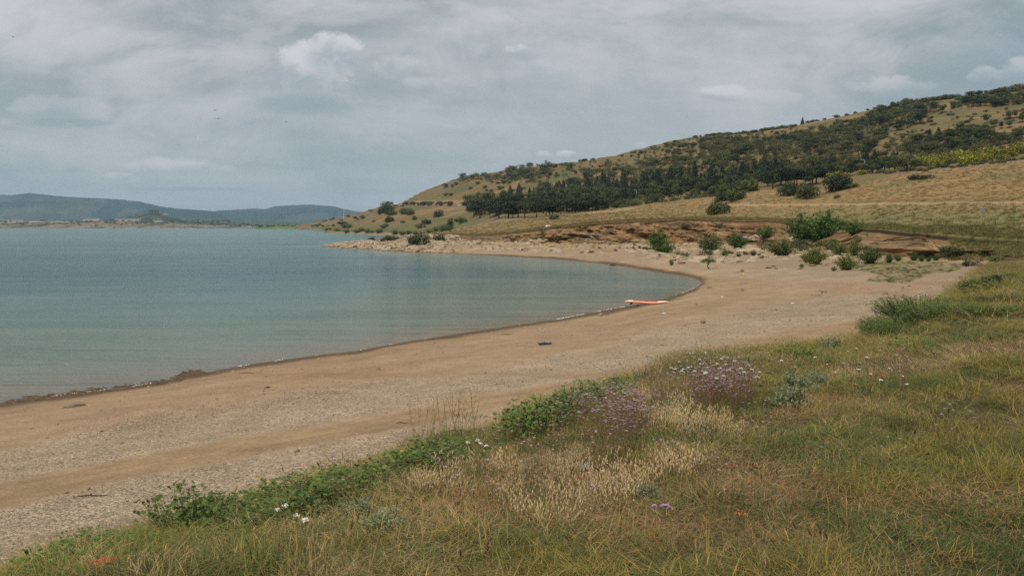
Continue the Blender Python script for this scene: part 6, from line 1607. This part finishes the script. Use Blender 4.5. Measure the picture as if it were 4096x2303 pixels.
# far woods on bluff and hill foot: clumps nobody could count
fw = []
for (x0, x1, y0, y1, k, Yd) in [(-20, 130, 221, 227, 150, 3200), (100, 250, 221.5, 227, 190, 3300), (130, 152, 215, 219, 30, 3900), (150, 230, 220.5, 225.5, 120, 3900), (230, 345, 225, 227, 90, 2600)]:
    for _ in range(k):
        px = rw.uniform(x0, x1); py = rw.uniform(y0, y1); s0, kk = sk(px, py); Yd_ = Yd * rw.uniform(.98, 1.03)
        fw.append((s0 * Yd_, Yd_, max(H + kk * Yd_, .5)))
for _ in range(120):
    px = rw.uniform(258, 336); py = rw.uniform(224.6, 227); s0, kk = sk(px, py); fw.append((s0 * 2060, 2060, max(H + kk * 2060 - 2, .2)))
fw = np.array(fw); n = len(fw); hh = rw.uniform(4, 11, n) * fw[:, 1] / 3300
scatter('far_woods', fw, np.stack([0 * hh, 0 * hh, rw.random(n) * 6.28], 1), np.stack([hh * 1.5, hh * 1.5, hh * .8], 1), rw.integers(0, 4, n), um, 'distant woods on the far shore')

M['plaster'] = plain('white_plaster', (.50, .49, .46), .8, noise=.06, scale=.3); M['roofg'] = plain('grey_roof', (.30, .29, .28), .8, scale=.3); M['window'] = plain('window_glass', (.04, .05, .06), .15); M['concrete'] = plain('grey_concrete', (.08, .085, .085), .85, scale=1)
def house(px, py, wpx, hpx, Yd, lb, floors=1):
    s0, k = sk(px, py); w_ = wpx * .8 * Yd / F; h_ = hpx * .72 * Yd / F; d_ = min(w_ * .5, 18)
    root = empty('building', (s0 * Yd, Yd, H + k * Yd))
    b = MB(); b.box((0, 0, h_ / 2 - 1), (w_, d_, h_ + 2)); me = b.mesh('wall'); me.materials.append(M['plaster']); link('wall', me, None, root)
    b = MB(); b.box((0, 0, h_ + .25), (w_ + 1, d_ + 1, .5)); b.tube([(-w_ / 2, 0, h_ + .5), (w_ / 2, 0, h_ + .5)], [h_ * .16] * 2, 6); me = b.mesh('roof'); me.materials.append(M['roofg']); link('roof', me, None, root)
    nw = max(2, min(12, int(w_ / 6)))
    for i in range(nw):
        b = MB(); b.box((-w_ / 2 + w_ * (i + .5) / nw, -d_ / 2 - .03, h_ * .5), (w_ / nw * .55, .1, h_ * .35)); me = b.mesh('window'); me.materials.append(M['window']); link('window', me, None, root)
    tag(root, lb, 'building', None)
for a in [(5, 221.0, 13, 2.2, 3250, 'long pale building at the far left end of the far shore'), (19, 221.0, 13, 1.8, 3260, 'low white building second from the left on the far shore'), (38, 221.2, 20, 1.0, 3270, 'very low long white building row on the far bluff'), (62, 221.2, 22, .9, 3260, 'long low white shed on the far bluff left of the gabled hall'),
          (92, 219.9, 20, 2.0, 3400, 'broad white gabled hall on the far bluff'), (128, 220.1, 30, 2.0, 3420, 'long white block right of the gabled hall'), (158, 221.2, 12, 1.6, 3430, 'small white building right of the long block'), (88, 226.6, 9, .8, 3110, 'white boathouse at the water under the far bluff'),
          (110, 227.0, 10, .7, 3105, 'second low white building at the water under the bluff'), (133, 227.1, 14, .8, 3105, 'low white quay building under the monument hill'), (157, 227.1, 10, .7, 3105, 'small quay building right of the low one'), (181, 226.9, 8, .7, 3105, 'little white building on the far quay, right'),
          (250, 226.4, 6, .8, 2700, 'tiny white building on the far low shore, left of the island'), (207, 226.4, 5, .8, 3000, 'tiny pale building on the far low shore behind the quay'), (166, 213.9, 5, 1.0, 3990, 'small pale building beside the monument on the hilltop')]:
    house(*a)
# the monument: a dense group of tall dark stone pillars on the hill
s0, k = sk(154, 213.6); Yd = 3980
root = empty('pillar_monument', (s0 * Yd, Yd, H + k * Yd)); i_ = 0
b = MB(); b.box((0, 0, 0), (46, 30, 3)); me = b.mesh('plinth'); me.materials.append(M['concrete']); link('plinth', me, None, root)
for ix in (-18, -12.5, -7, 3.5, 9.5, 16):
    for iy in (-8, 8):
        b = MB(); b.box((ix, iy, 9.5), (4.2, 4.2, 19)); b.box((ix, iy, 19.4), (4.8, 4.8, .8)); me = b.mesh('pillar'); me.materials.append(M['concrete']); link('pillar', me, None, root)
tag(root, 'group of huge dark square pillars crowning the hill across the lake', 'monument')

# ------------------------------------------------------------------ road furniture, vehicles, posts
M['galv'] = plain('galvanised_steel', (.55, .56, .56), .5, .3, noise=.05); M['lampw'] = plain('lamp_housing', (.75, .76, .76), .4); M['carw'] = plain('white_car_paint', (.72, .73, .74), .25, sp=.6, noise=.03); M['tyre'] = plain('tyre', (.03, .03, .03), .9)
M['cars'] = plain('silver_car_paint', (.36, .38, .40), .3, .4, noise=.04); M['postw'] = plain('weathered_post', (.36, .24, .19), .8); M['plate'] = plain('grey_plate', (.20, .22, .25), .5); M['carb'] = plain('dark_car_paint', (.05, .06, .08), .3, noise=.04)
def road_pt(px, off=4.0):
    s0 = (px - 512) / F / 1.0; Yr = np.interp(s0, sc2, h3[0]); zr = np.interp(s0, sc2, h3[1]); return s0 * (Yr + off), Yr + off, zr
def lamp(px, h, lb, off=8.5, arm=1.6):
    x_, y_, z_ = road_pt(px, off); root = empty('street_lamp', (x_, y_, z_))
    b = MB(); b.tube([(0, 0, -.5), (0, 0, h * .5), (0, 0, h)], [.2, .17, .12], 8); me = b.mesh('pole'); me.materials.append(M['galv']); link('pole', me, None, root)
    b = MB(); b.tube([(0, 0, h), (-arm * .5, 0, h + .35), (-arm, 0, h + .45)], [.12, .11, .1], 6); me = b.mesh('arm'); me.materials.append(M['galv']); link('arm', me, None, root)
    b = MB(); b.box((-arm - .35, 0, h + .45), (.8, .35, .16)); me = b.mesh('lamp_head'); me.materials.append(M['lampw']); link('lamp_head', me, None, root)
    tag(root, lb, 'street lamp')
for px, h, lb in [(402, 8, 'farthest street lamp beside the white truck'), (409.5, 9, 'second street lamp along the hillside road from the truck'), (420, 9.5, 'third street lamp along the road, by the rock cut'), (440.5, 8.5, 'street lamp before the middle of the open road'),
                  (470, 9, 'street lamp right of the white car, left of the grove'), (545, 10, 'street lamp rising out of the trees behind the grove'), (604, 6.3, 'street lamp in front of the tall cypresses, left one'), (620.5, 6.5, 'street lamp in front of the tall cypresses, right one'),
                  (636, 5.2, 'street lamp above the hedge, third of the cypress row'), (657, 5, 'street lamp deep in the wood above the hedge'), (732, 5.5, 'street lamp left of the bright yellow green bush'), (862, 4.2, 'street lamp over the bright bushes at right')]:
    lamp(px, h, lb)
def vehicle(px, kind, lb, cat, paint, rz=0):
    x_, y_, z_ = road_pt(px, 4.5); root = empty(kind, (x_, y_, z_ + .02), rz)
    if kind == 'truck':
        b = MB(); b.tube([(-1.2, 0, 2.4), (-.9, 0, 2.4), (3.9, 0, 2.4), (4.2, 0, 2.4)], [.8, 1.25, 1.25, .8], 14); me = b.mesh('tank', True); me.materials.append(M['carw']); link('tank', me, None, root)
        b = MB(); b.box((-2.6, 0, 1.75), (1.9, 2.3, 2.2)); me = b.mesh('cab'); me.materials.append(M['carw']); cb = link('cab', me, None, root)
        b = MB(); b.box((-3.56, 0, 2.2), (.06, 2.0, .8)); b.box((-2.7, -1.16, 2.2), (1.0, .06, .7)); me = b.mesh('window'); me.materials.append(M['window']); link('window', me, None, cb)
        b = MB(); b.box((.6, 0, .85), (7.6, 1.0, .3)); me = b.mesh('chassis'); me.materials.append(M['tyre']); link('chassis', me, None, root)
        wh = [(-2.7, 1.05), (1.9, 1.05), (3.2, 1.05), (-2.7, -1.05), (1.9, -1.05), (3.2, -1.05)]; wr = .5
    else:
        b = MB(); prof = [(-2.2, .45), (-2.25, .85), (-1.9, 1.0), (-1.1, 1.05), (-.55, 1.5), (1.6, 1.52), (2.15, 1.05), (2.2, .45)]
        V = [(x, sg * (.85 if z < 1.2 else .7), z) for sg in (-1, 1) for x, z in prof]; m_ = len(prof)
        b.add(V, [(i, i + 1, m_ + i + 1, m_ + i) for i in range(m_ - 1)] + [(0, m_, 2 * m_ - 1, m_ - 1)], None)
        for o_ in (0, m_): b.add([V[o_ + i] for i in range(m_)], None, [(0, i, i + 1) for i in range(1, m_ - 1)])
        me = b.mesh('body'); me.materials.append(M[paint]); link('body', me, None, root)
        for sg in (-1, 1):
            b = MB(); b.add([(-.9, sg * .83, 1.08), (1.85, sg * .83, 1.08), (1.5, sg * .74, 1.43), (-.5, sg * .74, 1.43)], [(0, 1, 2, 3)]); me = b.mesh('window'); me.materials.append(M['window']); link('window', me, None, root)
        wh = [(-1.4, .82), (1.4, .82), (-1.4, -.82), (1.4, -.82)]; wr = .33
    for (wx, wy) in wh:
        b = MB(); b.tube([(wx, wy - .11, wr), (wx, wy + .11, wr)], [wr, wr], 14); me = b.mesh('wheel'); me.materials.append(M['tyre']); link('wheel', me, None, root)
    tag(root, lb, cat)
vehicle(395.5, 'truck', 'white tank truck at the bend of the hillside road by the lone tree', 'truck', 'carw', .9)
vehicle(459.5, 'car', 'white car driving on the hillside road before the pine grove', 'car', 'carw', .05)
vehicle(412.8, 'car', 'silver car on the hillside road below the rock cut', 'car', 'cars', .1)
vehicle(402.5, 'car', 'small dark car on the road right behind the truck', 'car', 'carb', .6)
def post(pt, hpx, lb, plate=True, w_=.07):
    P = T1.hit(*pt); h = hpx * P[1] / F; root = empty('marker_post', P)
    b = MB(); b.tube([(0, 0, -.3), (.01, 0, h * .5), (0, 0, h)], [w_, w_ * .95, w_ * .9], 8); me = b.mesh('post'); me.materials.append(M['postw']); link('post', me, None, root)
    if plate:
        b = MB(); b.box((0, -w_ - .03, h * .84), (w_ * 7, .04, h * .28)); me = b.mesh('sign_plate'); me.materials.append(M['plate']); link('sign_plate', me, None, root)
    tag(root, lb, 'post')
post(Z4(2035, 1088), 18, 'post with grey plate on the green meadow at far right'); post(Z4(365, 1000), 13.5, 'post with grey plate right of the big round bush')
post(Z3(627, 892), 9.5, 'reddish bare post on the meadow edge in front of the grove', False, .09); post(Z2(1268, 862), 9, 'pale bare post on the spit between the two bushes', False, .12); post(Z3(1628, 730), 3, 'short stub post on the meadow crest before the hedge', False, .14)
# mast far on the headland
x_, y_, z_ = T2.hit(344, 217.6); root = empty('mast', (x_, y_, z_)); 
for i in range(5):
    b = MB(); b.tube([(0, 0, i * 2.4), (0, 0, i * 2.4 + 2.4)], [.9 - i * .08, .85 - i * .08], 6); me = b.mesh('section'); me.materials.append(M['red'] if i % 2 else M['litterw']); link('section', me, None, root)
tag(root, 'small red and white striped mast on the far end of the headland', 'mast')

# ------------------------------------------------------------------ birds
M['birdd'] = plain('dark_feathers', (.05, .05, .06), .8); M['birdw'] = plain('white_feathers', (.8, .8, .78), .8, noise=.05)
def bird_mesh(seed, span=.7):
    V = []; Q = []
    b = MB(); b.tube([(-.22, 0, 0), (-.1, 0, .0), (0.02, 0, 0), (.14, 0, .01), (.2, 0, .015)], [.012, .045, .055, .035, .006], 8)
    for sg in (-1, 1):
        pts = [(0.05, .03, .02), (.08, .3, .10), (.0, .62, .03)]; w_ = [.10, .08, .01]
        W_ = []
        for (x, y, z), c in zip(pts, w_): W_ += [(x + c, sg * y, z), (x - c, sg * y, z), (x, sg * y, z + .012)]
        b.add(W_, [(0, 1, 4, 3), (3, 4, 7, 6), (0, 3, 5, 2), (3, 6, 8, 5), (2, 5, 4, 1), (5, 8, 7, 4)])
    me = b.mesh('bird', True); return me
BM = bird_mesh(1)
for px, py, Yd, lb in [(217.6, 118.7, 130, 'larger dark bird flying below another in the left sky'), (215, 110, 170, 'small dark bird flying just above the larger one'), (286, 121.7, 190, 'dark bird flying alone under the big cloud'), (70, 121.6, 180, 'dark bird flying under the left cloud'), (178, 145, 200, 'lowest dark bird over the left mountains'), (13.5, 37, 190, 'dark bird high at the upper left edge')]:
    s0, k = sk(px, py); o = link('bird', BM, M['birdd'], None, (s0 * Yd, Yd, H + k * Yd), 1.0, px * .7); tag(o, lb, 'bird')
def gull_mesh():
    b = MB(); b.tube([(-.24, 0, .2), (-.12, 0, .23), (.0, 0, .26), (.1, 0, .32), (.15, 0, .4), (.19, 0, .42), (.26, 0, .40)], [.01, .06, .085, .065, .04, .038, .006], 8)
    for sg in (-1, 1): b.tube([(0, sg * .03, .2), (0.01, sg * .03, 0)], [.01, .008], 4)
    return b.mesh('gull', True)
GM = gull_mesh(); GM.materials.append(M['birdw'])
for i, (x, y) in enumerate([(560, 1002), (608, 968), (650, 992), (722, 985), (730, 970), (770, 975), (800, 1010), (832, 998), (852, 1015), (868, 1008), (890, 1002), (905, 1018), (896, 1025), (760, 1012), (690, 1005), (575, 1006), (925, 1020), (640, 1000)]):
    P = near_at(*Z2(x, y)); tag(link('gull', GM, None, None, P, 1.35, i * 1.7), 'white gull standing on the rocks of the spit', 'gull', 'white gulls resting on the rocky spit')

# ------------------------------------------------------------------ haze
hz_ = MB(); hz_.box((0, 5400, 246), (26000, 12800, 508)); me = hz_.mesh('haze')
m = bpy.data.materials.new('haze'); m.use_nodes = True; m.node_tree.nodes.clear(); t = NT(m.node_tree)
v = t.n('ShaderNodeVolumePrincipled'); v.inputs['Color'].default_value = (.56, .82, 1.0, 1); v.inputs['Density'].default_value = .62e-4; v.inputs['Anisotropy'].default_value = .1
o_ = t.n('ShaderNodeOutputMaterial'); t.l(v.outputs[0], o_.inputs['Volume'])
me.materials.append(m); tag(link('haze', me), 'thin bluish haze over the lake', None, None, 'stuff')

# ------------------------------------------------------------------ each member of a small group gets its own label
ORD = 'leftmost second third fourth fifth sixth seventh eighth ninth tenth eleventh twelfth thirteenth fourteenth fifteenth sixteenth seventeenth eighteenth nineteenth twentieth twenty-first twenty-second twenty-third twenty-fourth twenty-fifth twenty-sixth twenty-seventh twenty-eighth twenty-ninth thirtieth'.split()
bpy.context.view_layer.update()
groups = {}
for o in COL.objects:
    if o.parent is None and o.get('group'): groups.setdefault(o['group'], []).append(o)
for g, mem in groups.items():
    if not 2 <= len(mem) <= 30 or len(g.split()) > 10: continue
    mem.sort(key=lambda o: o.location.x / o.location.y)
    for i, o in enumerate(mem):
        o['label'] = ('leftmost of the ' if i == 0 else ('rightmost of the ' if i == len(mem) - 1 else ORD[i] + ' from left of the ')) + g

for g, mem in groups.items():
    if len(mem) <= 30 or len(g.split()) > 9: continue
    pj = {o: proj(o.location.x, o.location.y, o.location.z) for o in mem}
    xs = sorted(p[0] for p in pj.values()); ys = sorted(p[1] for p in pj.values())
    xa, xb, ym = xs[len(xs) // 3], xs[2 * len(xs) // 3], ys[len(ys) // 2]
    for o in mem:
        x_, y_ = pj[o]
        o['label'] = 'one in the ' + ('upper ' if y_ < ym else 'lower ') + ('left' if x_ < xa else ('middle' if x_ < xb else 'right')) + ' part of the ' + g
